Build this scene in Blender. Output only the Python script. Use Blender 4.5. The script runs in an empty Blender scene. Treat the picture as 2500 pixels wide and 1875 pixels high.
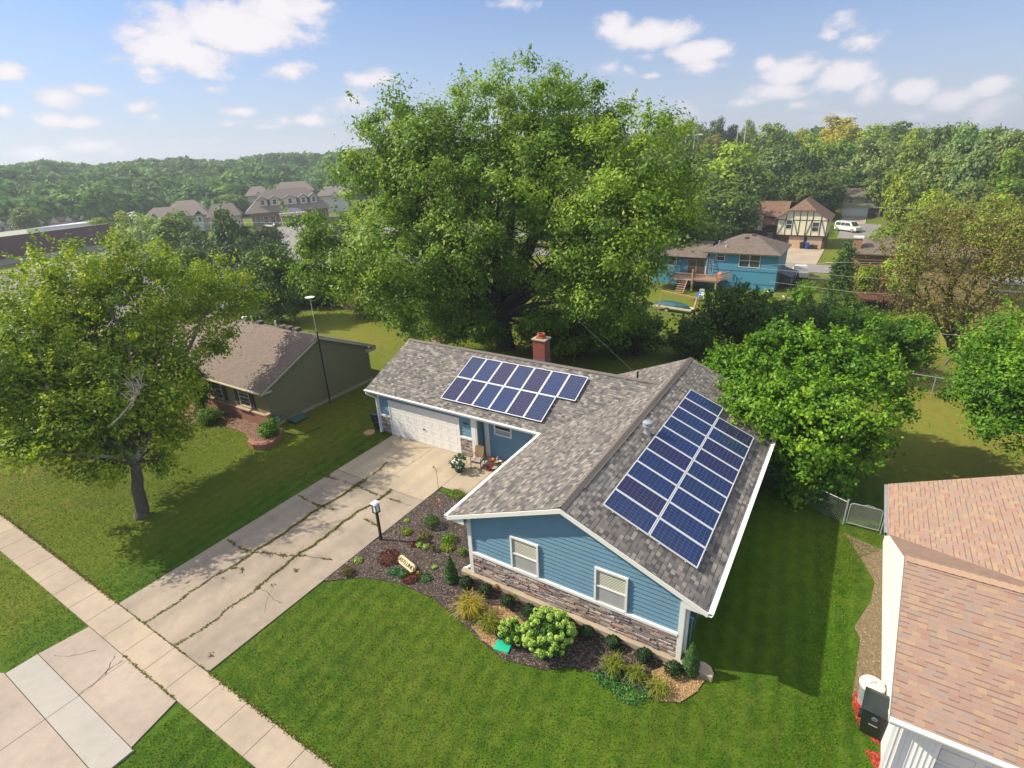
import bpy, math, random
import numpy as np
from mathutils import Vector, Matrix, noise
R=math.radians
random.seed(7); RNG=np.random.default_rng(7)
scene=bpy.context.scene
COL=scene.collection
# ---------------------------------------------------------------- camera solution
CAM=np.array([10.458,-12.832,14.847]); CR=np.array([0.848517,0.527394,-0.043297]); CU=np.array([-0.173458,0.354506,0.918824]); CF=np.array([-0.499931,0.772128,-0.392285]); FL=1340.72
def ray(u,v): return CF+(u-1250)/FL*CR-(v-937.5)/FL*CU
def onZ(u,v,z=0.):
    d=ray(u,v); return CAM+d*((z-CAM[2])/d[2])
def onY(u,v,y):
    d=ray(u,v); return CAM+d*((y-CAM[1])/d[1])
def onX(u,v,x):
    d=ray(u,v); return CAM+d*((x-CAM[0])/d[0])
def onD(u,v,dist):
    d=ray(u,v); return CAM+d*(dist/math.hypot(d[0],d[1]))
def sst(t):
    t=min(1.,max(0.,t)); return t*t*(3-2*t)
def terr(x,y):
    r=math.hypot((x+12)*.8,y-5) if y>5 else math.hypot((x+12)*.8,(y-5)*.5)
    z=-5*sst((r-29)/24)
    d=math.hypot(x-10,y+13); az=math.degrees(math.atan2(x-10.46,y+12.8)); w=sst((az+45)/20)
    return z+9*sst((d-(250-130*w))/(200-60*w))
def gnd(u,v):
    d=ray(u,v); t=20/math.hypot(d[0],d[1])
    while t<1500:
        q=CAM+d*t
        if q[2]<terr(q[0],q[1]): break
        t*=1.01
    lo,hi=t/1.01,t
    for _ in range(18):
        m=(lo+hi)/2; q=CAM+d*m
        if q[2]<terr(q[0],q[1]): hi=m
        else: lo=m
    q=CAM+d*hi
    return np.array([q[0],q[1],terr(q[0],q[1])])
def ppm(p): return FL/max(1.,float((np.array(p)-CAM)@CF))
# ---------------------------------------------------------------- tagging
def tag(o,label=None,cat=None,group=None,kind=None):
    if label: o['label']=label
    if cat: o['category']=cat
    if group: o['group']=group
    if kind: o['kind']=kind
    return o
def thing(name,label,cat,loc=(0,0,0),rz=0.,group=None):
    o=bpy.data.objects.new(name,None); COL.objects.link(o)
    o.location=[float(a) for a in loc]; o.rotation_euler=(0,0,rz); o.empty_display_size=.3
    return tag(o,label,cat,group)
def clone(o,parent=None):
    c=o.copy(); COL.objects.link(c); c.parent=parent
    for ch in list(o.children): clone(ch,c)
    return c
ORD=['first','second','third','fourth','fifth','sixth','seventh','eighth','ninth','tenth','eleventh','twelfth','thirteenth','fourteenth','fifteenth','sixteenth','seventeenth','eighteenth','nineteenth','twentieth']
# ---------------------------------------------------------------- mesh builder
def facebasis(n):
    n=Vector(n)
    if n.length<1e-9: return Vector((1,0,0)),Vector((0,1,0))
    n.normalize()
    if abs(n.z)>.999: return Vector((1,0,0)),Vector((0,1,0))
    t=Vector((0,0,1)).cross(n); t.normalize(); b=n.cross(t)
    return t,b
class MB:
    def __init__(s,T=None): s.v=[];s.f=[];s.uv=[];s.r=[];s.T=T
    def poly(s,pts,rnd=None,uv=None):
        i=len(s.v); P=[Vector([float(c) for c in p]) for p in pts]
        if s.T is not None: P=[s.T@p for p in P]
        s.v+= [tuple(p) for p in P]; s.f.append(tuple(range(i,i+len(P))))
        if uv is None:
            n=Vector((0,0,0))
            for a in range(len(P)):
                p,q=P[a],P[(a+1)%len(P)]; n+=Vector(((p.y-q.y)*(p.z+q.z),(p.z-q.z)*(p.x+q.x),(p.x-q.x)*(p.y+q.y)))
            t,b=facebasis(n); uv=[(p.dot(t),p.dot(b)) for p in P]
        s.uv+=uv; s.r.append(random.random() if rnd is None else rnd)
    def box(s,x0,y0,z0,x1,y1,z1,rnd=None):
        if rnd is None: rnd=random.random()
        a=[(x0,y0,z0),(x1,y0,z0),(x1,y1,z0),(x0,y1,z0),(x0,y0,z1),(x1,y0,z1),(x1,y1,z1),(x0,y1,z1)]
        for f in ((3,2,1,0),(4,5,6,7),(0,1,5,4),(1,2,6,5),(2,3,7,6),(3,0,4,7)): s.poly([a[i] for i in f],rnd)
        return s
    def bar(s,p,q,w,h=None,rnd=None,up=(0,0,1)):   # rectangular bar from p to q
        h=h or w; p=Vector(p);q=Vector(q);d=(q-p).normalized(); u=Vector(up)
        if abs(d.dot(u))>.99: u=Vector((0,1,0))
        a=d.cross(u).normalized()*w/2; b=a.cross(d).normalized()*h/2
        A=[p-a-b,p+a-b,p+a+b,p-a+b]; B=[q-a-b,q+a-b,q+a+b,q-a+b]
        if rnd is None: rnd=random.random()
        s.poly(A,rnd); s.poly(B[::-1],rnd)
        for i in range(4):
            j=(i+1)%4; s.poly([A[j],A[i],B[i],B[j]],rnd)
        return s
    def tube(s,pts,rad,n=8,cap=True):
        pts=[Vector([float(c) for c in p]) for p in pts]; m=len(pts)
        if not hasattr(rad,'__len__'): rad=[rad]*m
        rings=[]; pa=None
        for i,p in enumerate(pts):
            d=(pts[min(i+1,m-1)]-pts[max(i-1,0)])
            d=d.normalized() if d.length>1e-9 else Vector((0,0,1))
            if pa is None:
                u=Vector((0,0,1)) if abs(d.z)<.9 else Vector((1,0,0)); a=d.cross(u).normalized()
            else:
                a=(pa-d*pa.dot(d)); a=a.normalized() if a.length>1e-6 else d.orthogonal().normalized()
            pa=a; b=d.cross(a)
            rings.append([p+(a*math.cos(t*2*math.pi/n)+b*math.sin(t*2*math.pi/n))*rad[i] for t in range(n)])
        L=0
        for i in range(m-1):
            L2=L+(pts[i+1]-pts[i]).length
            for k in range(n):
                j=(k+1)%n
                s.poly([rings[i][k],rings[i][j],rings[i+1][j],rings[i+1][k]],.5,[(k/n,L),((k+1)/n,L),((k+1)/n,L2),(k/n,L2)])
            L=L2
        if cap: s.poly(rings[0][::-1],.5); s.poly(rings[-1],.5)
        return s
    def cyl(s,x,y,z0,z1,r0,r1=None,n=16): return s.tube([(x,y,z0),(x,y,z1)],[r0,r0 if r1 is None else r1],n)
    def lathe(s,prof,x=0,y=0,z=0,n=20):
        for i in range(len(prof)-1):
            (r0,z0),(r1,z1)=prof[i],prof[i+1]
            for k in range(n):
                a,b=k*2*math.pi/n,(k+1)*2*math.pi/n
                P=[(x+r0*math.cos(a),y+r0*math.sin(a),z+z0),(x+r0*math.cos(b),y+r0*math.sin(b),z+z0),(x+r1*math.cos(b),y+r1*math.sin(b),z+z1),(x+r1*math.cos(a),y+r1*math.sin(a),z+z1)]
                if r0<1e-6: P=P[1:]
                elif r1<1e-6: P=P[:3]
                s.poly(P,.5)
        return s
    def prism(s,pts,z0,z1,bot=True):
        n=len(pts); A=sum(pts[i][0]*pts[(i+1)%n][1]-pts[(i+1)%n][0]*pts[i][1] for i in range(n))
        if A<0: pts=pts[::-1]
        s.poly([(p[0],p[1],z1) for p in pts])
        if bot: s.poly([(p[0],p[1],z0) for p in pts[::-1]])
        for i in range(n):
            a,b=pts[i],pts[(i+1)%n]; s.poly([(a[0],a[1],z0),(b[0],b[1],z0),(b[0],b[1],z1),(a[0],a[1],z1)])
        return s
    def slab(s,pts,t):  # planar polygon given thickness t downwards
        P=[Vector(p) for p in pts]; n=len(P)
        s.poly(P); Q=[p-Vector((0,0,t)) for p in P]; s.poly(Q[::-1])
        for i in range(n):
            j=(i+1)%n; s.poly([Q[i],Q[j],P[j],P[i]])
        return s
    def build(s,name,mat=None,parent=None,smooth=False,weld=False,bevel=0.,loc=None):
        me=bpy.data.meshes.new(name); me.from_pydata(s.v,[],s.f)
        uvl=me.uv_layers.new(name='UVMap'); uvl.data.foreach_set('uv',np.array(s.uv,dtype=np.float32).ravel())
        at=me.attributes.new('rnd','FLOAT','FACE'); at.data.foreach_set('value',np.array(s.r,dtype=np.float32))
        o=bpy.data.objects.new(name,me); COL.objects.link(o)
        if mat: me.materials.append(mat)
        if parent: o.parent=parent
        if loc: o.location=loc
        if weld or smooth or bevel:
            import bmesh
            bm=bmesh.new(); bm.from_mesh(me); bmesh.ops.remove_doubles(bm,verts=bm.verts,dist=1e-4)
            if bevel: bmesh.ops.bevel(bm,geom=[e for e in bm.edges if e.is_manifold and e.calc_face_angle(0)>.5],offset=bevel,segments=2,affect='EDGES',profile=.6)
            bm.to_mesh(me); bm.free()
        if smooth: me.shade_smooth()
        me.update(); return o
def boxes(name,mat,parent,L,**k):
    for q in L: m=MB(); m.box(*q); m.build(name,mat,parent,**k)
def text_mesh(name,body,size,mat,parent,loc,rot,depth=.01,ax='CENTER'):
    cu=bpy.data.curves.new(name,'FONT'); cu.body=body; cu.size=size; cu.extrude=depth; cu.align_x=ax; cu.align_y='CENTER'
    o=bpy.data.objects.new(name,cu); COL.objects.link(o)
    dg=bpy.context.evaluated_depsgraph_get(); me=bpy.data.meshes.new_from_object(o.evaluated_get(dg))
    bpy.data.objects.remove(o); m=bpy.data.objects.new(name,me); COL.objects.link(m); me.materials.clear(); me.materials.append(mat)
    m.parent=parent; m.location=loc; m.rotation_euler=rot
    return m
# ---------------------------------------------------------------- materials
class NT:
    def __init__(s,name):
        s.m=bpy.data.materials.new(name); s.m.use_nodes=True; s.t=s.m.node_tree; s.t.nodes.clear()
    def n(s,typ,**k):
        nd=s.t.nodes.new(typ)
        for a,b in k.items():
            if a=='inp':
                for i,v in b.items():
                    if isinstance(v,bpy.types.NodeSocket): s.t.links.new(v,nd.inputs[i])
                    else: nd.inputs[i].default_value=v
            else: setattr(nd,a,b)
        return nd
    def math(s,op,a,b=None,c=None):
        i={0:a}
        if b is not None: i[1]=b
        if c is not None: i[2]=c
        return s.n('ShaderNodeMath',operation=op,inp=i).outputs[0]
    def noise(s,scale,detail=3,vec=None,rough=.55,dist=0.):
        i={'Scale':scale,'Detail':detail,'Roughness':rough,'Distortion':dist}
        if vec is not None: i['Vector']=vec
        return s.n('ShaderNodeTexNoise',inp=i).outputs[0]
    def ramp(s,f,stops,interp='LINEAR'):
        r=s.n('ShaderNodeValToRGB',inp={0:f}); e=r.color_ramp.elements; r.color_ramp.interpolation=interp
        while len(e)<len(stops): e.new(.5)
        for k,(p,c) in enumerate(stops): e[k].position=p; e[k].color=(c[0],c[1],c[2],1)
        return r.outputs[0]
    def mix(s,f,a,b,mode='MIX'):
        m=s.n('ShaderNodeMix',data_type='RGBA',blend_type=mode)
        for i,v in ((0,f),(6,a),(7,b)):
            if isinstance(v,bpy.types.NodeSocket): s.t.links.new(v,m.inputs[i])
            elif i==0: m.inputs[0].default_value=v
            else: m.inputs[i].default_value=(v[0],v[1],v[2],1)
        return m.outputs[2]
    def obj(s): return s.n('ShaderNodeTexCoord').outputs['Object']
    def uv(s): return s.n('ShaderNodeTexCoord').outputs['UV']
    def pos(s): return s.n('ShaderNodeNewGeometry').outputs['Position']
    def rnd(s): return s.n('ShaderNodeAttribute',attribute_name='rnd').outputs['Fac']
    def bsdf(s,color,rough=.7,metal=0.,bump=None,bstr=.3,bdist=.02,spec=.5,coat=0.,trans=0.,**k):
        i={'Roughness':rough,'Metallic':metal,'Specular IOR Level':spec,'Coat Weight':coat}
        p=s.n('ShaderNodeBsdfPrincipled',inp=i)
        if isinstance(color,bpy.types.NodeSocket): s.t.links.new(color,p.inputs[0])
        else: p.inputs[0].default_value=(*color,1)
        if bump is not None:
            b=s.n('ShaderNodeBump',inp={'Strength':bstr,'Distance':bdist,'Height':bump}); s.t.links.new(b.outputs[0],p.inputs['Normal'])
        sh=p.outputs[0]
        if trans:
            tr=s.n('ShaderNodeBsdfTranslucent')
            if isinstance(color,bpy.types.NodeSocket): s.t.links.new(color,tr.inputs[0])
            else: tr.inputs[0].default_value=(*color,1)
            sh=s.n('ShaderNodeMixShader',inp={0:trans,1:sh,2:tr.outputs[0]}).outputs[0]
        o=s.n('ShaderNodeOutputMaterial',inp={0:sh}); return s.m
MC={}
def plain(name,col,rough=.6,metal=0.,var=.12,scale=3.,spec=.5,coat=0.,bstr=.0):
    if name in MC: return MC[name]
    t=NT(name); p=t.pos(); n=t.noise(scale,4,p); n2=t.noise(scale*14,2,p)
    f=t.math('ADD',t.math('MULTIPLY',n,.6),t.math('MULTIPLY',n2,.4))
    c=t.ramp(f,[(.3,[x*(1-var) for x in col]),(.7,[min(1,x*(1+var)) for x in col])])
    MC[name]=t.bsdf(c,rough,metal,bump=n2 if bstr else None,bstr=bstr,spec=spec,coat=coat); return MC[name]
def shingle(name,cols,row=.145,tab=.17,contrast=1.,shadow=.45):
    t=NT(name); sx=t.n('ShaderNodeSeparateXYZ',inp={0:t.uv()}); u,v=sx.outputs[0],sx.outputs[1]
    rowi=t.math('FLOOR',t.math('DIVIDE',v,row)); fv=t.math('FRACT',t.math('DIVIDE',v,row))
    w=t.n('ShaderNodeTexWhiteNoise',noise_dimensions='1D',inp={'W':rowi}).outputs[0]
    us=t.math('ADD',t.math('DIVIDE',u,tab),t.math('MULTIPLY',w,13.7))
    wob=t.noise(1.3,1,t.n('ShaderNodeCombineXYZ',inp={0:us,1:t.math('MULTIPLY',rowi,3.3)}).outputs[0])
    us=t.math('ADD',us,t.math('MULTIPLY',wob,.7))
    ci=t.math('FLOOR',us); fu=t.math('FRACT',us)
    cv=t.n('ShaderNodeCombineXYZ',inp={0:ci,1:rowi}).outputs[0]
    wn=t.n('ShaderNodeTexWhiteNoise',noise_dimensions='2D',inp={'Vector':cv}); rv=wn.outputs[0]
    wn2=t.n('ShaderNodeTexWhiteNoise',noise_dimensions='3D',inp={'Vector':t.n('ShaderNodeVectorMath',operation='ADD',inp={0:cv,1:(5.5,7.7,3.1)}).outputs[0]}).outputs[0]
    n=len(cols); c=t.ramp(rv,[(k/n,cols[k]) for k in range(n)],'CONSTANT')
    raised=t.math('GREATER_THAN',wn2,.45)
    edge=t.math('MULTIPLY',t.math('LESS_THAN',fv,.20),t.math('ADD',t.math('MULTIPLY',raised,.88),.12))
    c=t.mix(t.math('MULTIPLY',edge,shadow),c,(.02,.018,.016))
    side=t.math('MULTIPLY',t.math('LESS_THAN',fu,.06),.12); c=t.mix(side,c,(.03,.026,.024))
    g=t.noise(90,2,t.uv()); blot=t.noise(.5,3,t.pos())
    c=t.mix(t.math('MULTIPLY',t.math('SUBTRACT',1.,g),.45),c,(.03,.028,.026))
    c=t.mix(t.math('MULTIPLY',blot,.3),c,[x*.75 for x in cols[0]],'MIX')
    hgt=t.math('ADD',t.math('MULTIPLY',raised,.5),t.math('ADD',t.math('MULTIPLY',t.math('SUBTRACT',1.,fv),.8),t.math('MULTIPLY',g,.3)))
    return t.bsdf(c,.9,bump=hgt,bstr=.55,bdist=.012,spec=.25)
def brick(name,c1,c2,mortar,sc=1.,w=.2,h=.068):
    t=NT(name); b=t.n('ShaderNodeTexBrick',inp={'Vector':t.uv(),'Color1':(*c1,1),'Color2':(*c2,1),'Mortar':(*mortar,1),'Scale':sc,'Mortar Size':.008,'Bias':0.,'Brick Width':w,'Row Height':h})
    n=t.noise(7,3,t.uv()); c=t.mix(t.math('MULTIPLY',n,.5),b.outputs[0],[x*.55 for x in c1])
    return t.bsdf(c,.85,bump=b.outputs['Fac'],bstr=-.4,bdist=.01)
def leafmat(name,dark,mid,light,trans=.3,objcol=False,rough=.55):
    t=NT(name); r=t.rnd(); p=t.pos(); big=t.noise(.35,2,p)
    f=t.math('ADD',t.math('MULTIPLY',r,.55),t.math('MULTIPLY',big,.5))
    c=t.ramp(f,[(.2,dark),(.52,mid),(.9,light)])
    if objcol:
        oc=t.n('ShaderNodeObjectInfo').outputs['Color']; c=t.mix(1.,c,oc,'MULTIPLY')
    return t.bsdf(c,rough,spec=.35,trans=trans)
def grassmat(name,a,b,dry,dryamt=.5,stripes=None,bs=.5,place=False):
    t=NT(name); p=t.pos(); n1=t.noise(.22,4,p); n2=t.noise(2.2,3,p); n3=t.noise(22,3,p,.7); n4=t.noise(.09,2,p)
    f=t.math('ADD',t.math('MULTIPLY',n1,.35),t.math('ADD',t.math('MULTIPLY',n2,.3),t.math('MULTIPLY',n3,.42)))
    if stripes:
        sx=t.n('ShaderNodeSeparateXYZ',inp={0:p}); ang=stripes
        q=t.math('ADD',t.math('MULTIPLY',sx.outputs[0],math.cos(ang)),t.math('MULTIPLY',sx.outputs[1],math.sin(ang)))
        st=t.math('SINE',t.math('ADD',t.math('MULTIPLY',q,2*math.pi/.6),t.math('MULTIPLY',n1,1.5))); f=t.math('ADD',f,t.math('MULTIPLY',st,.045))
    c=t.ramp(f,[(.3,a),(.75,b)])
    d=t.ramp(t.math('ADD',t.math('MULTIPLY',n4,.6),t.math('MULTIPLY',n2,.45)),[(.5,(0,0,0)),(.72,(1,1,1))])
    amt=dryamt
    if place:
        s3=t.n('ShaderNodeSeparateXYZ',inp={0:p}); wx_=t.n('ShaderNodeMapRange',inp={0:s3.outputs[0],1:-11.5,2:-14.,3:0.,4:1.}).outputs[0]; wy_=t.n('ShaderNodeMapRange',inp={0:s3.outputs[1],1:12.,2:17.,3:0.,4:1.}).outputs[0]
        rx_=t.math('MULTIPLY',t.n('ShaderNodeMapRange',inp={0:s3.outputs[0],1:10.,2:15.,3:0.,4:1.}).outputs[0],wy_); w_=t.math('MAXIMUM',wx_,wy_); c=t.mix(t.math('MULTIPLY',rx_,t.math('MULTIPLY',n2,.95)),c,(.27,.20,.06)); c=t.mix(t.math('MULTIPLY',w_,.42),c,(.17,.19,.018)); amt=t.math('ADD',t.math('MULTIPLY',w_,dryamt),.24)
    c=t.mix(t.math('MULTIPLY',d,amt),c,dry)
    return t.bsdf(c,.9,bump=n3,bstr=bs,bdist=.05,spec=.15)
# ---------------------------------------------------------------- leaves
def leafobj(name,P,N,S,mat,parent=None,asp=.55,rnd=None,seed=0,fold=0.):
    rg=np.random.default_rng(seed+len(P)); n=len(P); P=np.asarray(P,dtype=np.float32); N=np.asarray(N,dtype=np.float32)
    N/=np.linalg.norm(N,axis=1,keepdims=True)+1e-9; a=rg.normal(size=(n,3)).astype(np.float32)
    T=a-N*np.sum(a*N,axis=1,keepdims=True); T/=np.linalg.norm(T,axis=1,keepdims=True)+1e-9; B=np.cross(N,T)
    S=(np.ones(n)*S).astype(np.float32)[:,None]
    V=np.empty((n,4,3),dtype=np.float32); V[:,0]=P-T*S; V[:,1]=P+B*S*asp+T*S*.1; V[:,2]=P+T*S; V[:,3]=P-B*S*asp+T*S*.1
    me=bpy.data.meshes.new(name); me.vertices.add(4*n); me.vertices.foreach_set('co',V.ravel())
    me.loops.add(4*n); me.loops.foreach_set('vertex_index',np.arange(4*n,dtype=np.int32))
    me.polygons.add(n); me.polygons.foreach_set('loop_start',np.arange(0,4*n,4,dtype=np.int32)); me.polygons.foreach_set('loop_total',np.full(n,4,dtype=np.int32))
    at=me.attributes.new('rnd','FLOAT','FACE'); at.data.foreach_set('value',(rg.random(n) if rnd is None else np.asarray(rnd)).astype(np.float32))
    me.update(calc_edges=True); me.materials.append(mat)
    o=bpy.data.objects.new(name,me); COL.objects.link(o)
    if parent: o.parent=parent
    return o
def unit(a): return a/(np.linalg.norm(a,axis=-1,keepdims=True)+1e-9)
def crown(lobes,clumps,leaves,cr,seed,updir=.55,flat=.75,inner=.35,low=.0):
    """lobes: (x,y,z,rx,rz); returns points, normals, random per leaf"""
    rg=np.random.default_rng(seed); PP=[];NN=[];RR=[]
    area=np.array([l[3]*l[3] for l in lobes]); area=area/area.sum()
    for l,a in zip(lobes,area):
        k=max(3,int(clumps*a)); c=np.array(l[:3]); rad=np.array([l[3],l[3],l[4]])
        d=unit(rg.normal(size=(k,3))); s=np.where(rg.random(k)<inner,rg.uniform(.35,.8,k),rg.uniform(.82,1.08,k))
        cc=c+d*rad*s[:,None]
        m=max(4,int(leaves)); jr=cr*rg.uniform(.6,1.4,k)
        off=rg.normal(size=(k,m,3))*.5; off[:,:,2]*=flat
        p=cc[:,None,:]+off*jr[:,None,None]
        nn=unit(unit(off)*.7+d[:,None,:]*.5+np.array([0,0,updir])+rg.normal(size=(k,m,3))*.45)
        cr_=rg.random(k)
        PP.append(p.reshape(-1,3)); NN.append(nn.reshape(-1,3)); RR.append((np.repeat(cr_,m)*.6+rg.random(k*m)*.4))
    return np.concatenate(PP),np.concatenate(NN),np.concatenate(RR)
def limb(mb,a,b,r0,r1,bend=.1,n=7,segs=6,seed=0):
    rg=random.Random(seed); a=Vector([float(x) for x in a]);b=Vector([float(x) for x in b]); L=(b-a).length; off=Vector((rg.uniform(-1,1),rg.uniform(-1,1),rg.uniform(.0,1)))*L*bend
    pts=[];rr=[]
    for i in range(segs+1):
        t=i/segs; p=a.lerp(b,t)+off*math.sin(t*math.pi)+Vector((rg.uniform(-1,1),rg.uniform(-1,1),0))*L*.015; pts.append(p); rr.append(r0+(r1-r0)*t)
    mb.tube(pts,rr,n); return pts
# ================================================================ camera, sun, sky
cd=bpy.data.cameras.new('camera'); cam=bpy.data.objects.new('camera',cd); COL.objects.link(cam)
cd.sensor_width=36; cd.lens=FL/2500*36; cd.clip_start=.1; cd.clip_end=6000
M=Matrix(((CR[0],CU[0],-CF[0],CAM[0]),(CR[1],CU[1],-CF[1],CAM[1]),(CR[2],CU[2],-CF[2],CAM[2]),(0,0,0,1))); cam.matrix_world=M
scene.camera=cam
SUND=Vector((-1.08,-.43,1.0)).normalized()
sl=bpy.data.lights.new('sun','SUN'); so=bpy.data.objects.new('sun',sl); COL.objects.link(so); sl.energy=4.3; sl.angle=R(.55); sl.color=(1,.90,.71)
so.rotation_euler=SUND.to_track_quat('Z','Y').to_euler(); so.location=(-30,-20,60)
world=bpy.data.worlds.new('World'); scene.world=world; world.use_nodes=True
wt=world.node_tree; wt.nodes.clear()
def wn(typ,inp=None,**k):
    nd=wt.nodes.new(typ)
    for a,b in k.items(): setattr(nd,a,b)
    for i,v in (inp or {}).items():
        if isinstance(v,bpy.types.NodeSocket): wt.links.new(v,nd.inputs[i])
        else: nd.inputs[i].default_value=v
    return nd
def wm(op,a,b=None,clamp=False):
    i={0:a}
    if b is not None: i[1]=b
    n=wn('ShaderNodeMath',i,operation=op); n.use_clamp=clamp; return n.outputs[0]
sky=wn('ShaderNodeTexSky',sky_type='NISHITA'); sky.sun_disc=False; sky.sun_elevation=math.asin(SUND.z); sky.sun_rotation=math.atan2(SUND.x,SUND.y)%(2*math.pi)
sky.altitude=300; sky.air_density=1.0; sky.dust_density=.7; sky.ozone_density=2.5
dirv=wn('ShaderNodeTexCoord').outputs['Generated']
sx=wn('ShaderNodeSeparateXYZ',{0:dirv})
az=wm('ARCTAN2',sx.outputs[0],sx.outputs[1]); el=wm('ARCSINE',sx.outputs[2])
ae=wn('ShaderNodeCombineXYZ',{0:az,1:el}).outputs[0]
nz=wn('ShaderNodeTexNoise',{'Vector':wn('ShaderNodeVectorMath',{0:ae,1:(1.,1.7,1.)},operation='MULTIPLY').outputs[0],'Scale':17.,'Detail':7.,'Roughness':.62,'Distortion':.25}).outputs[0]
# clouds standing in the sky: compass bearing and height of each, with its half width and half height (degrees)
def azel(u,v):
    d=ray(u,v); return math.atan2(d[0],d[1]), math.atan2(d[2],math.hypot(d[0],d[1]))
CL=[(560,70,190,58,1.35),(700,25,110,40,1.35),(430,130,120,48,1.35),(370,175,45,22,.9),(330,80,60,25,.8),(500,180,50,18,.7),(517,217,28,12,.6),(705,172,52,22,.95),(900,195,60,22,.85),
 (150,238,70,26,1.1),(215,222,55,20,.95),(15,178,42,24,1.),(130,293,44,20,1.),(205,300,50,16,1.),(90,375,60,22,1.),(230,355,80,22,1.),(300,368,55,16,.85),(10,268,28,18,.95),(340,262,42,14,.7),(378,285,30,14,.7),(580,273,46,12,.85),(562,303,38,11,.75),(740,295,80,13,.75),(860,262,80,24,.6),(650,310,60,9,.6),(480,345,70,9,.5),(1250,8,50,22,.7),
 (1500,65,50,30,1.),(1600,85,95,34,1.25),(1700,125,80,26,1.2),(1720,162,65,20,.7),(1580,140,40,14,.5),(1485,165,40,20,.5),(1590,186,26,11,.7),(1530,170,24,18,.5),(2060,48,40,26,.8),(2110,100,52,24,.75),(2030,78,24,16,.5),
 (1930,175,70,34,1.3),(1870,158,34,22,.9),(2065,190,75,36,1.3),(2120,225,40,34,.9),(1900,220,110,24,.75),(1810,248,70,14,.5),(2240,220,60,30,1.3),(2330,240,70,30,1.2),(2410,215,50,26,1.3),(2420,262,55,34,.9),(2240,285,50,16,.6),(2060,285,70,12,.45),(1700,262,130,18,.35),(1520,235,55,18,.4),(1950,258,70,12,.5)]
cur=None
for (u,v,w,hh,s) in CL:
    a0,e0=azel(u,v); a1,_=azel(u+w,v); _,e1=azel(u,v-hh)
    wa=max(.004,abs(a1-a0)*1.0); we=max(.004,abs(e1-e0))
    d=wn('ShaderNodeVectorMath',{0:ae,1:(a0,e0,0)},operation='SUBTRACT').outputs[0]
    d=wn('ShaderNodeVectorMath',{0:d,1:(wa,we,1)},operation='DIVIDE').outputs[0]
    L=wn('ShaderNodeVectorMath',{0:d},operation='LENGTH').outputs['Value']
    val=wm('MULTIPLY',wm('SUBTRACT',1.55,L),s)
    cur=val if cur is None else wm('MAXIMUM',cur,val)
mask=wm('ADD',wm('MULTIPLY',cur,1.0),wm('MULTIPLY',wm('SUBTRACT',nz,.5),3.2))
mr=wn('ShaderNodeMapRange',{0:mask,1:.15,2:1.05,3:0.,4:1.},interpolation_type='SMOOTHSTEP').outputs[0]
mr=wm('MULTIPLY',mr,wm('GREATER_THAN',cur,0.02))
nz2=wn('ShaderNodeTexNoise',{'Vector':ae,'Scale':30.,'Detail':5.,'Roughness':.6}).outputs[0]
ccol=wn('ShaderNodeValToRGB',{0:wm('ADD',wm('MULTIPLY',mask,.45),wm('MULTIPLY',nz2,.35))})
e=ccol.color_ramp.elements; e[0].position=.25; e[0].color=(3.3,3.2,3.65,1); e[1].position=.8; e[1].color=(4.6,4.35,4.45,1)
# milky band low over the land
hz=wn('ShaderNodeMapRange',{0:el,1:-.02,2:.30,3:.55,4:0.},interpolation_type='SMOOTHSTEP').outputs[0]
skt=wn('ShaderNodeMix',{0:1.,6:sky.outputs[0],7:(.47,.55,.665,1)},data_type='RGBA',blend_type='MULTIPLY').outputs[2]
skc=wn('ShaderNodeMix',{0:hz,6:skt,7:(2.6,2.6,3.4,1)},data_type='RGBA').outputs[2]
mc=wn('ShaderNodeMix',{0:wm('MULTIPLY',mr,.94),6:skc,7:ccol.outputs[0]},data_type='RGBA').outputs[2]
# bright broken cloud added overhead, out of view, to raise ambient fill light
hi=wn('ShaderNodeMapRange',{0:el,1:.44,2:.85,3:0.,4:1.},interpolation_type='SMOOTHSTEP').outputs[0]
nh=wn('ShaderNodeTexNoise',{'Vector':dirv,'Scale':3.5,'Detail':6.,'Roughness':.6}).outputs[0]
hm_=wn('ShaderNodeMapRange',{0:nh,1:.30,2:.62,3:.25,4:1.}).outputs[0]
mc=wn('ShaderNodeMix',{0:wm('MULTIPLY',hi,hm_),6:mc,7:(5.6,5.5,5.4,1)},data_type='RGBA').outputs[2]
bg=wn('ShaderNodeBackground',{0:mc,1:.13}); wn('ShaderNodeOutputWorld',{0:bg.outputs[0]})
vs=scene.view_settings; vs.view_transform='Standard'; vs.look='None'; vs.gamma=1.; vs.exposure=.74
scene.cycles.max_bounces=6; scene.cycles.diffuse_bounces=3; scene.cycles.glossy_bounces=2; scene.cycles.volume_bounces=0; scene.cycles.caustics_reflective=False
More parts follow.
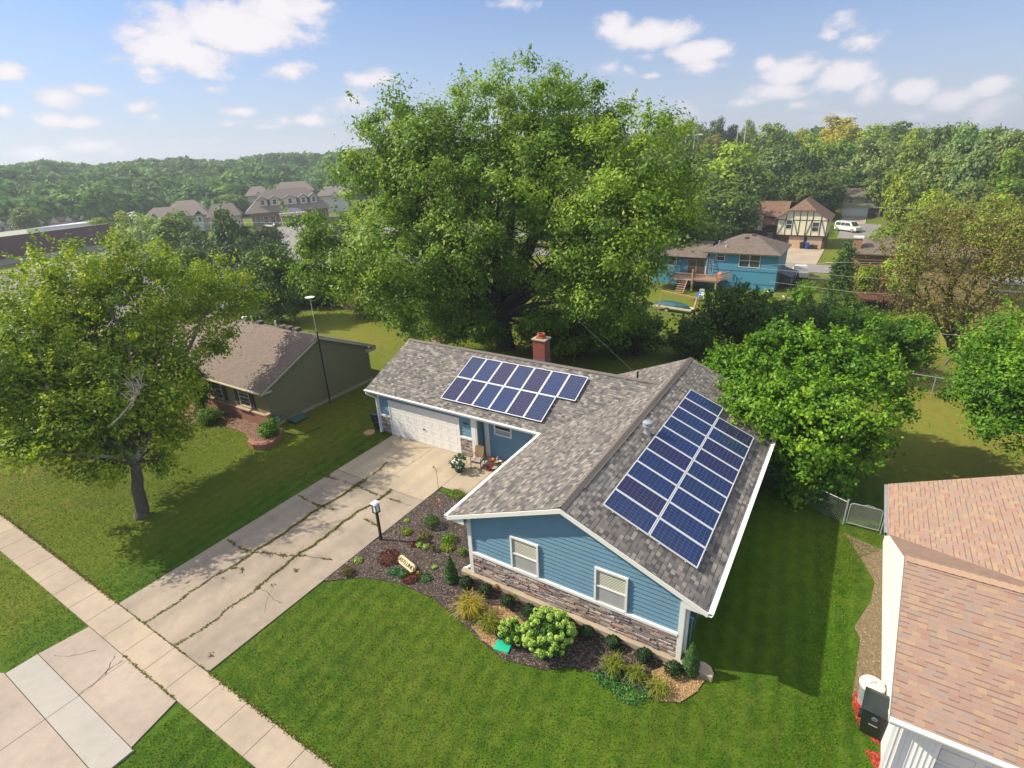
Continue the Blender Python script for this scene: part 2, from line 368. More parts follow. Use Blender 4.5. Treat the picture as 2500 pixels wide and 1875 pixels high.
# ================================================================ materials used widely
G1=grassmat('lawn_grass',(.020,.052,.004),(.080,.158,.009),(.20,.15,.03),.45,R(6),.35,True)
WHITE=plain('white_trim',(.78,.76,.72),.45,var=.04)
WHITEV=plain('white_vinyl',(.80,.80,.80),.4,var=.03)
def concrete(name,a,b,sp=.12,sn=.16,wear=False):
    t=NT(name); p=t.pos(); n1=t.noise(.35,5,p,.6); n2=t.noise(3.,4,p); n3=t.noise(45,2,p,.8)
    c=t.ramp(t.math('ADD',t.math('MULTIPLY',n1,.75),t.math('MULTIPLY',n2,.3)),[(.38,a),(.66,b)])
    s=t.ramp(n3,[(.33,(1,1,1)),(.45,(0,0,0))]); c=t.mix(t.math('MULTIPLY',s,sp*2.5),c,[x*.35 for x in a])
    st=t.ramp(t.noise(.8,4,p,.7,1.5),[(.58,(0,0,0)),(.72,(1,1,1))]); c=t.mix(t.math('MULTIPLY',st,sn),c,[x*.6 for x in a])
    if wear:
        s3=t.n('ShaderNodeSeparateXYZ',inp={0:p}); xx=t.math('ADD',s3.outputs[0],t.math('MULTIPLY',n1,.6)); tot=None
        for x0 in (-9.7,-8.1,-6.7,-5.6):
            g=t.n('ShaderNodeMapRange',inp={0:t.math('ABSOLUTE',t.math('SUBTRACT',xx,x0)),1:.05,2:.38,3:1.,4:0.}).outputs[0]; tot=g if tot is None else t.math('MAXIMUM',tot,g)
        c=t.mix(t.math('MULTIPLY',t.math('MULTIPLY',tot,n2),.35),c,[x*.5 for x in a])
        for ox,oy,r_ in ((-8.4,4.6,.5),(-6.0,5.2,.35),(-9.2,.6,.4),(-6.1,-2.4,.5)):
            dd=t.n('ShaderNodeVectorMath',operation='DISTANCE',inp={0:p,1:(ox,oy,0)}).outputs['Value']; g=t.n('ShaderNodeMapRange',inp={0:t.math('ADD',dd,t.math('MULTIPLY',n2,.4)),1:r_*.4,2:r_+.2,3:.3,4:0.}).outputs[0]; c=t.mix(g,c,(.10,.085,.075))
    return t.bsdf(c,.92,bump=n3,bstr=.25,bdist=.01,spec=.2)
CON1=concrete('driveway_concrete',(.25,.21,.175),(.37,.305,.245),.10,.3,True); CON2=concrete('sidewalk_concrete',(.32,.265,.215),(.43,.35,.27),.07,.22)
CON3=concrete('apron_concrete',(.31,.255,.225),(.41,.34,.29),.12,.25); CON4=concrete('new_concrete',(.34,.32,.295),(.40,.37,.34),.03)
CONP=concrete('porch_concrete',(.33,.275,.21),(.44,.36,.27),.05,.25,True)
ASPH=concrete('asphalt',(.13,.125,.13),(.19,.18,.18),.1); ROADC=concrete('road_grey',(.20,.19,.20),(.27,.25,.25))
MULCH=None
t=NT('mulch_dark'); p=t.pos(); v=t.n('ShaderNodeTexVoronoi',inp={'Vector':p,'Scale':24.}); c=t.ramp(t.n('ShaderNodeSeparateXYZ',inp={0:v.outputs['Color']}).outputs[0],[(0.,(.018,.013,.012)),(.5,(.060,.042,.036)),(.85,(.15,.11,.095)),(1.,(.34,.27,.23))])
c=t.mix(t.math('MULTIPLY',t.noise(.9,3,p),.5),c,(.05,.033,.026)); MULCH=t.bsdf(c,.9,bump=v.outputs['Distance'],bstr=.9,bdist=.05)
def chips(name,stops,sc=22.):
    t=NT(name); p=t.pos(); v=t.n('ShaderNodeTexVoronoi',inp={'Vector':p,'Scale':sc}); c=t.ramp(t.n('ShaderNodeSeparateXYZ',inp={0:v.outputs['Color']}).outputs[0],stops)
    return t.bsdf(c,.9,bump=v.outputs['Distance'],bstr=.8,bdist=.04)
REDM=chips('red_mulch',[(0,(.13,.012,.008)),(.6,(.36,.035,.018)),(1,(.60,.09,.04))]); DIRT=chips('dirt_gravel',[(0,(.12,.085,.045)),(.7,(.20,.145,.08)),(.95,(.25,.19,.12)),(1,(.42,.36,.28))],30)
BROWNM=chips('brown_mulch',[(0,(.07,.035,.022)),(.6,(.17,.09,.055)),(1,(.36,.23,.16))])
STRAW=chips('dry_straw',[(0,(.16,.09,.04)),(.6,(.36,.22,.10)),(1,(.55,.38,.2))],30)
# ================================================================ terrain
def gridcoords(c,lo,hi,fine,n):
    out=[c]; s=fine; x=c
    while x<hi: x+=s; out.append(min(x,hi)); s*=1.07 if x>c+60 else 1.0
    s=fine; x=c
    while x>lo: x-=s; out.append(max(x,lo)); s*=1.07 if x<c-60 else 1.0
    return sorted(set(out))
gx=gridcoords(-10,-1800,1300,2.5,0); gy=gridcoords(30,-300,2000,2.5,0)
nv=len(gx)*len(gy); V=[(x,y,terr(x,y)-.012) for y in gy for x in gx]
F=[(j*len(gx)+i,j*len(gx)+i+1,(j+1)*len(gx)+i+1,(j+1)*len(gx)+i) for j in range(len(gy)-1) for i in range(len(gx)-1)]
me=bpy.data.meshes.new('ground'); me.from_pydata(V,[],F); me.shade_smooth(); me.materials.append(G1); go=bpy.data.objects.new('ground',me); COL.objects.link(go); tag(go,kind='structure')
def sheet(name,pts,mat,z=.0,t=.05,kind='structure',lab=None):
    m=MB(); m.prism([(float(p[0]),float(p[1])) for p in pts],z-t,z); o=m.build(name,mat); return tag(o,lab,kind=kind)
def P2(*q): return [tuple(onZ(u,v)[:2]) for u,v in q]
# driveway slabs with real joints between them
DX0,DX1=-10.66,-4.86
def jag(x0,x1,y,n=10,a=.03,seed=0):
    rg=random.Random(seed); return [(x0+(x1-x0)*i/n, y+rg.uniform(-a,a)*(0 if i in (0,n) else 1)) for i in range(n+1)]
m=MB(); J=.022
xs=[DX0,-8.74,-6.86,DX1]; ys=[-7.70,-5.1,-1.2,2.75]
def wav(pts,k):  # long wandering cracks between lanes
    return pts
def laneline(x,seed,amp): 
    rg=random.Random(seed); out=[];o=0
    for i in range(37):
        y=-7.70+i*(10.45/36); o=o*.8+rg.uniform(-amp,amp); out.append((x+o*1.0,y))
    return out
L1=laneline(-8.74,3,.085); L2=laneline(-6.86,5,.085)
def lane(A,B):   # polygon strips between two crack lines
    for i in range(len(A)-1):
        m.prism([A[i],B[i],B[i+1],A[i+1]],-.08,.03,False)
sh=lambda L,d:[(x+d,y) for x,y in L]
LE=[(DX0,y) for _,y in L1]; RE=[(DX1,y) for _,y in L1]
lane(LE,sh(L1,-.013)); lane(sh(L1,.014),sh(L2,-.010)); lane(sh(L2,.012),RE)
tag(m.build('driveway',CON1),kind='structure')
m=MB(); m.prism([(DX0,2.78),(-7.62,2.78),(-7.62,7.1),(DX0,7.1)],-.08,.032); m.prism([(-7.6,2.78),(DX1,2.78),(DX1,7.1),(-7.6,7.1)],-.08,.032)
m.prism([(-4.84,4.12),(-3.42,4.12),(-3.42,7.7),(-4.84,7.7)],-.08,.032); m.prism([(-3.40,4.12),(0,4.12),(0,7.7),(-3.40,7.7)],-.08,.032)
tag(m.build('driveway',CONP),kind='structure')
base=sheet('driveway_bed',[(DX0+.02,-7.7),(DX1-.02,-7.7),(DX1-.02,4.1),(-.1,4.1),(-.1,7.6),(DX0+.02,7.6)],plain('joint_dirt',(.045,.04,.022),.95),.004,.03)
# dark spreading cracks across the lanes
m=MB()
def crackline(pts,w,z=.036):
    P=[Vector((*p,z)) for p in P2(*pts)]; Q=[]
    for i in range(len(P)-1):
        for k in range(5): q=P[i].lerp(P[i+1],k/5); Q.append(q+Vector((random.uniform(-.03,.03),random.uniform(-.03,.03),0)))
    Q.append(P[-1])
    for i in range(len(Q)-1):
        d=(Q[i+1]-Q[i]).normalized(); n=Vector((-d.y,d.x,0))*w*random.uniform(.25,1.)/2; m.poly([Q[i]-n,Q[i+1]-n,Q[i+1]+n,Q[i]+n])
    return Q
CR_=[([(555,1320),(580,1335),(605,1347),(650,1352),(700,1358),(745,1358),(810,1368)],.028),([(725,1207),(757,1226),(785,1238),(815,1246)],.028),([(558,1390),(590,1388),(597,1408)],.02),([(633,1438),(655,1448),(672,1468),(690,1475)],.02),([(672,1440),(657,1450),(650,1475),(648,1500)],.012),
 ([(280,1604),(262,1640),(258,1650)],.02),([(193,1700),(225,1676),(262,1640),(300,1614)],.022),([(130,1603),(180,1602),(235,1590)],.012),([(800,1165),(840,1176),(880,1190),(910,1205),(930,1212),(965,1224),(1005,1237)],.02),([(805,1164),(790,1156)],.02),([(855,1195),(880,1178),(925,1150),(945,1130)],.014),([(725,1160),(755,1180)],.014),([(890,1268),(910,1280),(925,1287)],.016),([(716,1380),(730,1350),(742,1330)],.010)]
CQ=[crackline(p_,w) for p_,w in CR_]
crk=m.build('driveway_cracks',plain('crack_dark',(.05,.045,.035),.95)); tag(crk,kind='structure')
# sidewalk squares
m=MB(); x=-40.
while x<9.5:
    w=1.33; m.prism([(x,-8.76),(x+w-.02,-8.76),(x+w-.02,-7.72),(x,-7.72)],-.06,.035); x+=w
tag(m.build('sidewalk',CON2),kind='structure')
sheet('sidewalk_bed',[(-40,-8.75),(9.5,-8.75),(9.5,-7.73),(-40,-7.73)],MC['joint_dirt'],.006,.03)
m=MB(); m.prism([(-10.4,-8.78),(-7.66,-8.78),(-7.66,-10.2),(-10.62,-10.2)],-.08,.028); m.prism([(-7.64,-8.78),(-4.75,-8.78),(-4.42,-10.2),(-7.64,-10.2)],-.08,.028)
tag(m.build('driveway_apron',CON3),kind='structure')
m=MB(); m.prism([(-10.64,-10.22),(-7.6,-10.22),(-7.6,-11.08),(-10.66,-11.08)],-.08,.02); m.prism([(-7.58,-10.22),(-4.25,-10.22),(-4.25,-11.08),(-7.58,-11.08)],-.08,.02)
m.prism([(-60,-11.5),(-10.82,-11.5),(-10.82,-11.3),(-60,-11.3)],-.1,.10); m.prism([(-4.23,-11.5),(20,-11.5),(20,-11.3),(-4.23,-11.3)],-.1,.10)
m.prism([(-4.7,-11.08),(-4.26,-11.08),(-4.26,-10.24),(-4.42,-10.24)],.021,.05)
tag(m.build('kerb',CON4),kind='structure')
m=MB()
m.prism([(-15,-20),(-7.61,-20),(-7.61,-11.1),(-10.75,-11.1),(-11.4,-11.5),(-15,-11.5)],-.08,.012); m.prism([(-7.59,-20),(0,-20),(0,-11.5),(-4.2,-11.5),(-4.2,-11.1),(-7.59,-11.1)],-.08,.012); m.prism([(-50,-20),(-15.02,-20),(-15.02,-11.5),(-50,-11.5)],-.08,.012); m.prism([(.02,-20),(25,-20),(25,-11.5),(.02,-11.5)],-.08,.012)
tag(m.build('street',CON3),kind='structure')
sheet('street_bed',[(-50,-20),(25,-20),(25,-11.51),(-4.2,-11.51),(-4.2,-11.09),(-10.7,-11.09),(-10.9,-11.51),(-50,-11.51)],MC['joint_dirt'],.002,.03)
# mulch beds
MB1=P2((790,1420),(800,1408),(868,1353),(924,1315),(1000,1245),(1062,1196))+[(0.2,4.1),(0.2,0.),(8.0,0.)]+P2((1720,1640),(1706,1688),(1660,1717),(1600,1708),(1530,1668),(1450,1642),(1390,1628),(1330,1637),(1230,1610),(1180,1570),(1105,1500),(1055,1460),(970,1422),(880,1410))
sheet('mulch_bed',MB1,MULCH,.018,.04)
def dry(*pts): 
    return P2(*pts)
sheet('dry_straw_patch',P2((1590,1640),(1640,1620),(1700,1640),(1722,1660),(1700,1690),(1660,1716),(1612,1712),(1600,1690)),STRAW,.026,.03)
sheet('dry_straw_patch',P2((1180,1480),(1235,1480),(1290,1530),(1270,1560),(1225,1530)),STRAW,.025,.03)
sheet('dry_straw_patch',P2((1150,1530),(1200,1530),(1215,1560),(1240,1600),(1215,1590),(1180,1565)),STRAW,.027,.03)
sheet('dirt_path',P2((2160,1345),(2160,1600),(2150,1700),(2080,1700),(2090,1640),(2100,1560),(2085,1530),(2125,1470),(2135,1420),(2100,1360),(2060,1300)),DIRT,.003,.03)
sheet('red_mulch_bed',P2((2085,1690),(2160,1680),(2160,1830),(2135,1810),(2100,1780),(2080,1720)),REDM,.012,.03)
sheet('red_mulch_bed',P2((2110,1830),(2146,1838),(2182,1848),(2200,1900),(2150,1900)),REDM,.014,.03)
sheet('driveway',[(13.15,-6),(20,-6),(20,-.6),(13.15,-.6)],CONP,.01,.03)
# back streets and parking
def strip(name,x0,y0,x1,y1,mat,dz=.03):
    m=MB(); nx=max(1,int((x1-x0)/4)); ny=max(1,int((y1-y0)/4))
    for i in range(nx):
        for j in range(ny):
            a,b=x0+(x1-x0)*i/nx,x0+(x1-x0)*(i+1)/nx; c,d=y0+(y1-y0)*j/ny,y0+(y1-y0)*(j+1)/ny
            m.poly([(a,c,terr(a,c)+dz),(b,c,terr(b,c)+dz),(b,d,terr(b,d)+dz),(a,d,terr(a,d)+dz)])
    return tag(m.build(name,mat),kind='structure')
strip('road',-60,85,70,91.5,ROADC,.06)
strip('driveway',-3.4,91.5,4.3,107,CON2,.08); strip('driveway',4.9,91.5+45,9.9,145,CON2,.08); strip('road',5.5,120,13,137,ROADC,.05)
strip('sidewalk',1.5,80.3,40,81.4,CON2,.07); strip('sidewalk',5.5,93.3,40,94.2,CON2,.07)
strip('road',-135,52,-70,58,ROADC,.05); strip('road',-128,60,-62,73,ROADC,.07); strip('road',-72,30,-62,60,ROADC,.09)
strip('parking_lot',-150,2,-75,50,ASPH,.06)
strip('parking_lot',-150,73.5,-62,110,ROADC,.04)
strip('parking_lot',-160,50.5,-112,73,ASPH,.08)
# ================================================================ haze
hm=bpy.data.materials.new('haze_air'); hm.use_nodes=True; ht=hm.node_tree; ht.nodes.clear()
pv=ht.nodes.new('ShaderNodeVolumePrincipled'); pv.inputs['Color'].default_value=(.80,.88,1,1); pv.inputs['Density'].default_value=.0005; pv.inputs['Anisotropy'].default_value=.2
ho=ht.nodes.new('ShaderNodeOutputMaterial'); ht.links.new(pv.outputs[0],ho.inputs['Volume'])
m=MB(); m.box(-1900,-400,-8,1400,2100,60); hob=m.build('haze',hm,weld=True); tag(hob,'thin pale blue haze lying over the far woods','haze',kind='stuff')
# ================================================================ main blue house
HW=7.816; EZ=2.706; RZ=4.613; OV=.719; XR=HW/2; SL=(RZ-EZ)/(XR+OV); YF=-.32; YB=14.26
GE,GR_,GX0=6.76,10.80,-12.19; SG=.4332; GZ=EZ+SG*(GR_-GE)
shA=shingle('blue_house_shingles',[(.175,.165,.162),(.245,.225,.21),(.105,.10,.102),(.21,.19,.178),(.37,.34,.31),(.155,.146,.146),(.285,.255,.235)],row=.145,tab=.19,shadow=.75)
SID=plain('blue_siding',(.140,.265,.365),.6,var=.09,scale=1.1)
house=thing('ranch_house','blue one storey house with solar panels, stone base and white garage door','house',(0,0,0))
wx=lambda z:( (XR-(RZ-z)/SL), (XR+(RZ-z)/SL) )
r=MB(); yv=lambda x:GE+(SL*(x+OV))/SG; xa=(GZ-EZ)/SL-OV
zb=GZ-SG*(YB-GR_); xb=(zb-EZ)/SL-OV
r.slab([(-OV,YF,EZ),(XR,YF,RZ),(XR,YB,RZ),(xb,YB,zb),(xa,GR_,GZ),(-OV,GE,EZ)],.03)
r.slab([(XR,YF,RZ),(HW+OV,YF,EZ),(HW+OV,YB,EZ),(XR,YB,RZ)],.03)
r.slab([(GX0,GE,EZ),(-OV,GE,EZ),(xa,GR_,GZ),(GX0,GR_,GZ)],.03)
r.slab([(GX0,GR_,GZ),(xa,GR_,GZ),(xb,YB,zb),(GX0,YB,zb)],.03)
roof=r.build('roof',shA,house)
# ridge caps: overlapping bent shingles
capm=shingle('ridge_cap_shingles',[(.21,.18,.165),(.24,.21,.19),(.18,.155,.15)],row=5.,tab=5.,shadow=0)
c=MB(); y=YF
while y<YB-.1:
    for s in (-1,1): c.poly([(XR,y,RZ+.05),(XR+s*.16,y,RZ+.05-.16*SL-.02),(XR+s*.16,y+.24,RZ+.03-.16*SL-.02),(XR,y+.24,RZ+.03)][::s])
    y+=.2
x=GX0
while x<xa-.1:
    for s in (-1,1): c.poly([(x,GR_,GZ+.055),(x,GR_+s*.15,GZ+.055-.15*SG),(x+.24,GR_+s*.15,GZ+.03-.15*SG),(x+.24,GR_,GZ+.03)][::-s])
    x+=.2
c.bar((XR+.17,YF+1.4,RZ-.17*SL+.02),(XR+.17,YB-.9,RZ-.17*SL+.02),.02,.03)
for s,(dx) in ((1,.19),): c.bar((XR-.12,YF+1.35,RZ+.02),(XR+.21,YF+1.4,RZ-.03),.02,.03)
c.build('ridge_cap',capm,house)
# white fascia, rakes, soffits
f=MB()
def rake(x0,z0,x1,z1,y,d=.16,th=.05):
    f.poly([(x0,y,z0-.032),(x0,y,z0-.032-d),(x1,y,z1-.032-d),(x1,y,z1-.032)]); f.poly([(x0,y+th,z0-.032),(x1,y+th,z1-.032),(x1,y+th,z1-.032-d),(x0,y+th,z0-.032-d)])
    f.poly([(x0,y,z0-.03-d),(x0,y+th,z0-.03-d),(x1,y+th,z1-.03-d),(x1,y,z1-.03-d)]); f.poly([(x0,y,z0-.031),(x1,y,z1-.031),(x1,y+th,z1-.031),(x0,y+th,z0-.031)])
rake(-OV,EZ,XR,RZ,YF-.03); rake(XR,RZ,HW+OV,EZ,YF-.03); rake(-OV,EZ,XR,RZ,YB); rake(XR,RZ,HW+OV,EZ,YB)
def rakex(x,y0,z0,y1,z1,d=.16,th=.05):
    f.poly([(x,y0,z0-.032),(x,y1,z1-.032),(x,y1,z1-.032-d),(x,y0,z0-.032-d)]); f.poly([(x+th,y0,z0-.032),(x+th,y0,z0-.032-d),(x+th,y1,z1-.032-d),(x+th,y1,z1-.032)]); f.poly([(x,y0,z0-.032-d),(x,y1,z1-.032-d),(x+th,y1,z1-.032-d),(x+th,y0,z0-.032-d)])
rakex(GX0-.03,GE,EZ,GR_,GZ); rakex(GX0-.03,GR_,GZ,YB,zb)
# soffits
zs=EZ-.2
f.box(-OV,YF+.03,zs-.012,-.02,GE,zs); f.box(HW+.02,YF+.03,zs-.012,HW+OV,YB,zs); f.box(GX0,GE,zs-.014,-OV,7.6,zs-.001); 
f.poly([(-OV,YF+.02,zs),(-OV,YF+.02,EZ-.19),(0.0,YF+.02,EZ-.19+SL*OV),(0,YF+.02,zs)]) ; f.poly([(HW+OV,YF+.02,zs),(HW,YF+.02,zs),(HW,YF+.02,EZ-.19+SL*OV),(HW+OV,YF+.02,EZ-.19)])
f.box(-OV,-.0,zs,-.0,.02,EZ+.05)
sofz=lambda x:RZ-SL*abs(x-XR)-.20
for a,b in ((0.,XR),(XR,HW)): f.poly([(a,YF,sofz(a)),(a,0.02,sofz(a)),(b,0.02,sofz(b)),(b,YF,sofz(b))])
f.build('fascia',WHITE,house)
# gutters: open K profile
def gutter(parent,pts,name='gutter',w=.13,hh=.12,out=(0,-1),mat=None):
    m=MB(); a,b=Vector(pts[0]),Vector(pts[1]); o=Vector((*out,0)); up=Vector((0,0,1))
    prof=[(0,0),(0,-hh),(w*.7,-hh),(w,-.03),(w,0.012),(w-.018,.012),(w-.018,-.03),(w*.66,-hh+.015),(.015,-hh+.015),(.015,0)]
    P=[a+o*p+up*q for p,q in prof]; Q=[b+o*p+up*q for p,q in prof]
    for i in range(len(prof)):
        j=(i+1)%len(prof); m.poly([P[i],P[j],Q[j],Q[i]])
    m.poly(P); m.poly(Q[::-1]); m.poly([a+o*(w-.01)+up*(.011-.004),b+o*(w-.01)+up*.007,b+up*.003,a+up*.003])
    return m.build(name,mat or WHITEV,parent)
gutter(house,[(-OV,YF-.03,EZ-.02),(-OV,GE-.14,EZ-.02)],out=(-1,0)); gutter(house,[(HW+OV,YF-.03,EZ-.02),(HW+OV,YB,EZ-.02)],out=(1,0),w=.16)
gutter(house,[(GX0,GE,EZ-.02),(-OV-.0,GE,EZ-.02)],out=(0,-1))
# siding: real lapped boards
def siding(parent,zlist,xf,y,name='siding',mat=SID,step=.17,lap=.030,axis='x'):
    m=MB(); z=zlist[0]
    while z<zlist[1]-.01:
        z2=min(z+step,zlist[1]); a0,a1=xf(z); b0,b1=xf(z2); rn=random.random()
        if axis=='x': m.poly([(a0,y-lap,z),(a1,y-lap,z),(b1,y-.002,z2),(b0,y-.002,z2)],rn); m.poly([(a0,y,z),(a1,y,z),(a1,y-lap,z),(a0,y-lap,z)][::1],rn)
        else: m.poly([(y+lap,a0,z),(y+lap,a1,z),(y+.002,b1,z2),(y+.002,b0,z2)],rn); m.poly([(y,a1,z),(y,a0,z),(y+lap,a0,z),(y+lap,a1,z)][::-1],rn)
        z+=step
    return m.build(name,mat,parent)
def gx(z):
    if z<EZ-.19+SL*OV: return (0.,HW)
    k=(z+.19); return (XR-(RZ-k)/SL, XR+(RZ-k)/SL)
w=MB(); w.prism([(0.03,.012),(HW-.03,.012),(HW-.03,YB-.4),(0.03,YB-.4)],0,EZ-.22); w.prism([(-11.5,7.06),(-4.72,7.06),(-4.72,7.62),(.03,7.62),(.03,YB-.4),(-11.5,YB-.4)],0,EZ-.22)
w.poly([(0.03,.012,EZ-.22),(HW-.03,.012,EZ-.22),(HW-.03,.012,sofz(HW)),(XR,.012,RZ-.2),(0.03,.012,sofz(0))]); w.poly([(HW-.03,YB-.4,EZ-.22),(.03,YB-.4,EZ-.22),(.03,YB-.4,sofz(0)),(XR,YB-.4,RZ-.2),(HW-.03,YB-.4,sofz(HW))])
w.poly([(-11.5,YB-.4,EZ-.22),(-11.5,7.06,EZ-.22),(-11.5,7.06,EZ-.1),(-11.5,GR_,GZ-.1),(-11.5,YB-.4,zb)])
w.build('wall',SID,house)
siding(house,(1.16,RZ-.24),gx,.012)
siding(house,(1.16,EZ-.22),lambda z:(-5.74,-4.98),7.06,name='siding'); siding(house,(1.16,EZ-.22),lambda z:(-11.5,-10.76),7.06)
siding(house,(.1,EZ-.22),lambda z:(-4.6,0),7.62); siding(house,(.25,EZ-.22),lambda z:(0.,YB-.4),HW-.03,axis='y')
# stone veneer
STN=None
t=NT('ledge_stone'); q=t.ramp(t.rnd(),[(0,(.26,.21,.20)),(.15,(.40,.31,.27)),(.3,(.55,.47,.41)),(.45,(.22,.175,.19)),(.58,(.45,.36,.33)),(.7,(.50,.28,.20)),(.8,(.58,.52,.47)),(.92,(.36,.29,.30))],'CONSTANT')
n=t.noise(9,4,t.pos(),.7); q=t.mix(t.math('MULTIPLY',n,.55),q,(.12,.085,.07)); STN=t.bsdf(q,.9,bump=n,bstr=.6,bdist=.02)
def veneer(parent,x0,x1,y,z0,z1,seed=1):
    rg=random.Random(seed); m=MB(); z=z0
    m.box(x0,y-.02,z0,x1,y+.012,z1,.45)
    while z<z1-.02:
        hrow=min(rg.choice([.045,.06,.075,.09]),z1-z); x=x0
        while x<x1-.02:
            L=min(rg.uniform(.12,.5),x1-x); d=rg.uniform(.035,.085); tz=rg.uniform(0,.006)
            m.box(x+.006,y-d,z+.005,x+L-.006,y-.02,z+hrow-.004-tz,rg.random()); x+=L
        z+=hrow
    return m.build('stone_veneer',STN,parent)
veneer(house,.1,HW-.1,0.,.24,1.10,1); veneer(house,-5.74,-4.98,7.05,.05,1.10,2); veneer(house,-11.5,-10.76,7.05,.05,1.10,3)
# foundation ledge, boards
m=MB(); m.box(-.42,-.22,-.05,HW+1.05,-.001,.20); m.build('foundation',CONP,house,bevel=.015)
m=MB()
boxes('corner_board',WHITE,house,[(-.06,-.075,.2,.10,-.001,sofz(0)),(-.06,-.0009,.2,-.002,.1,sofz(0)-.02),(HW-.10,-.075,.2,HW+.06,-.001,sofz(HW)),(HW+.001,-.0009,.2,HW+.06,.12,EZ-.22),(-4.98,6.96,.03,-4.72,7.05,EZ-.22),(-4.719,6.97,.03,-4.64,7.05,EZ-.22),(-4.56,7.53,.03,-4.30,7.60,EZ-.22),(-1.66,7.53,.03,-1.52,7.60,EZ-.22),(-11.56,6.97,.03,-11.47,7.05,EZ-.22)])
boxes('water_table',WHITE,house,[(.1005,-.095,1.10,HW-.1005,-.001,1.20),(-5.739,6.95,1.10,-4.981,7.055,1.2),(-11.469,6.95,1.1,-10.76,7.055,1.2)])
GLASS=None
t=NT('window_glass'); gcol=t.ramp(t.noise(.6,2,t.pos()),[(.3,(.03,.035,.04)),(.7,(.08,.09,.10))]); GLASS=t.bsdf(gcol,.06,spec=.8)
SCREEN=plain('window_screen',(.36,.36,.35),.7,var=.06); BLIND=plain('window_blind',(.62,.60,.50),.6,var=.05)
def dhwin(parent,x,z,w,h_,y,blind=True,scr=True,frm=WHITE,T=None,fw=.07):
    m=MB(T); d=.07
    m.box(x,y-d,z,x+fw,y,z+h_); m.box(x+w-fw,y-d,z,x+w,y,z+h_); m.box(x+fw,y-d,z+h_-fw,x+w-fw,y,z+h_); m.box(x+fw,y-d-.02,z,x+w-fw,y,z+fw)
    m.box(x+fw,y-d+.012,z+h_*.5-.03,x+w-fw,y-.001,z+h_*.5+.02)
    fo=m.build('window',frm,parent)
    g=MB(T); a=fw+.001
    g.box(x+a,y-.028,z+a,x+w-a,y-.012,z+h_*.5-.031); g.build('pane',SCREEN if scr else GLASS,fo); g=MB(T); g.box(x+a,y-.02,z+h_*.5+.021,x+w-a,y-.011,z+h_-a); g.build('pane',plain('blind_shadow',(.16,.15,.10),.5) if blind else GLASS,fo)
    if blind:
        b=MB(T); zz=z+h_*.5+.05
        while zz<z+h_-fw-.02: b.poly([(x+a+.01,y-.030,zz),(x+w-a-.01,y-.030,zz),(x+w-a-.01,y-.024,zz+.030),(x+a+.01,y-.024,zz+.030)]); zz+=.062
        b.build('blind',BLIND,fo)
    return fo
dhwin(house,1.80,1.16,1.12,1.42,-.012); dhwin(house,4.98,1.16,1.12,1.42,-.012)
m=MB(); # porch slider window
dhwin(house,-3.96,1.46,1.06,.66,7.602,blind=False)
for i in range(2):
    pass
# front door edge seen in the recess
m=MB(); m.box(-1.50,7.56,.05,-.55,7.60,2.15); m.build('front_door',plain('door_dark',(.03,.028,.025),.5),house)
# garage door
gd=MB(); gx0,gx1=-10.68,-5.84; y=7.05
gd.box(gx0,y-.03,.035,gx1,y,2.14); gdoor=gd.build('garage_door',WHITE,house)
gp_=MB()
for rrow in range(4):
    z0=.05+rrow*.525
    gp_.box(gx0+.02,y-.045,z0,gx1-.02,y-.03,z0+.515)
    for k in range(8):
        px=gx0+.1+k*(gx1-gx0-.2)/8; 
        for q in ((0,0,.48,.022),(0,.3,.48,.022),(0,.022,.022,.278),(.458,.022,.022,.278)): gp_.box(px+.05+q[0],y-.052,z0+.10+q[1],px+.05+q[0]+q[2],y-.045,z0+.10+q[1]+q[3])
gp_.build('door_panel',WHITE,gdoor)
m=MB(); m.box(-8.3,y-.09,.95,-8.2,y-.062,1.0); m.tube([(-8.25,y-.1,.93),(-8.25,y-.1,1.05)],.012); m.build('handle',plain('dark_metal',(.05,.05,.05),.4,.6),gdoor)
boxes('door_trim',WHITE,house,[(-10.76,6.98,.03,-10.68,7.05,2.22),(-5.84,6.98,.03,-5.76,7.05,2.22),(-10.68,6.98,2.14,-5.84,7.05,2.22)])
text_mesh('house_number','5324',.17,plain('number_black',(.01,.012,.018),.4),house,(-5.36,7.03,1.98),(R(90),0,0),.012)
# downspouts
def downspout(parent,pts,r=.045):
    m=MB(); 
    for a,b in zip(pts[:-1],pts[1:]): m.bar(a,b,.075,.06)
    return m.build('downspout',WHITEV,parent)
downspout(house,[(-OV-.06,.25,EZ-.16),(-OV-.06,.25,EZ-.25),(-.10,.12,EZ-.62),(-.10,.12,.35),(-.25,-.02,.28)])
downspout(house,[(HW+OV+.07,.30,EZ-.15),(HW+OV+.05,.30,EZ-.28),(HW+.11,.13,EZ-.62),(HW+.11,.13,.40),(HW+.3,.1,.30)])
downspout(house,[(GX0+.12,GE-.07,EZ-.16),(GX0+.12,GE-.07,EZ-.24),(-11.62,6.95,EZ-.5),(-11.62,6.95,.2),(-11.45,6.8,.09)])
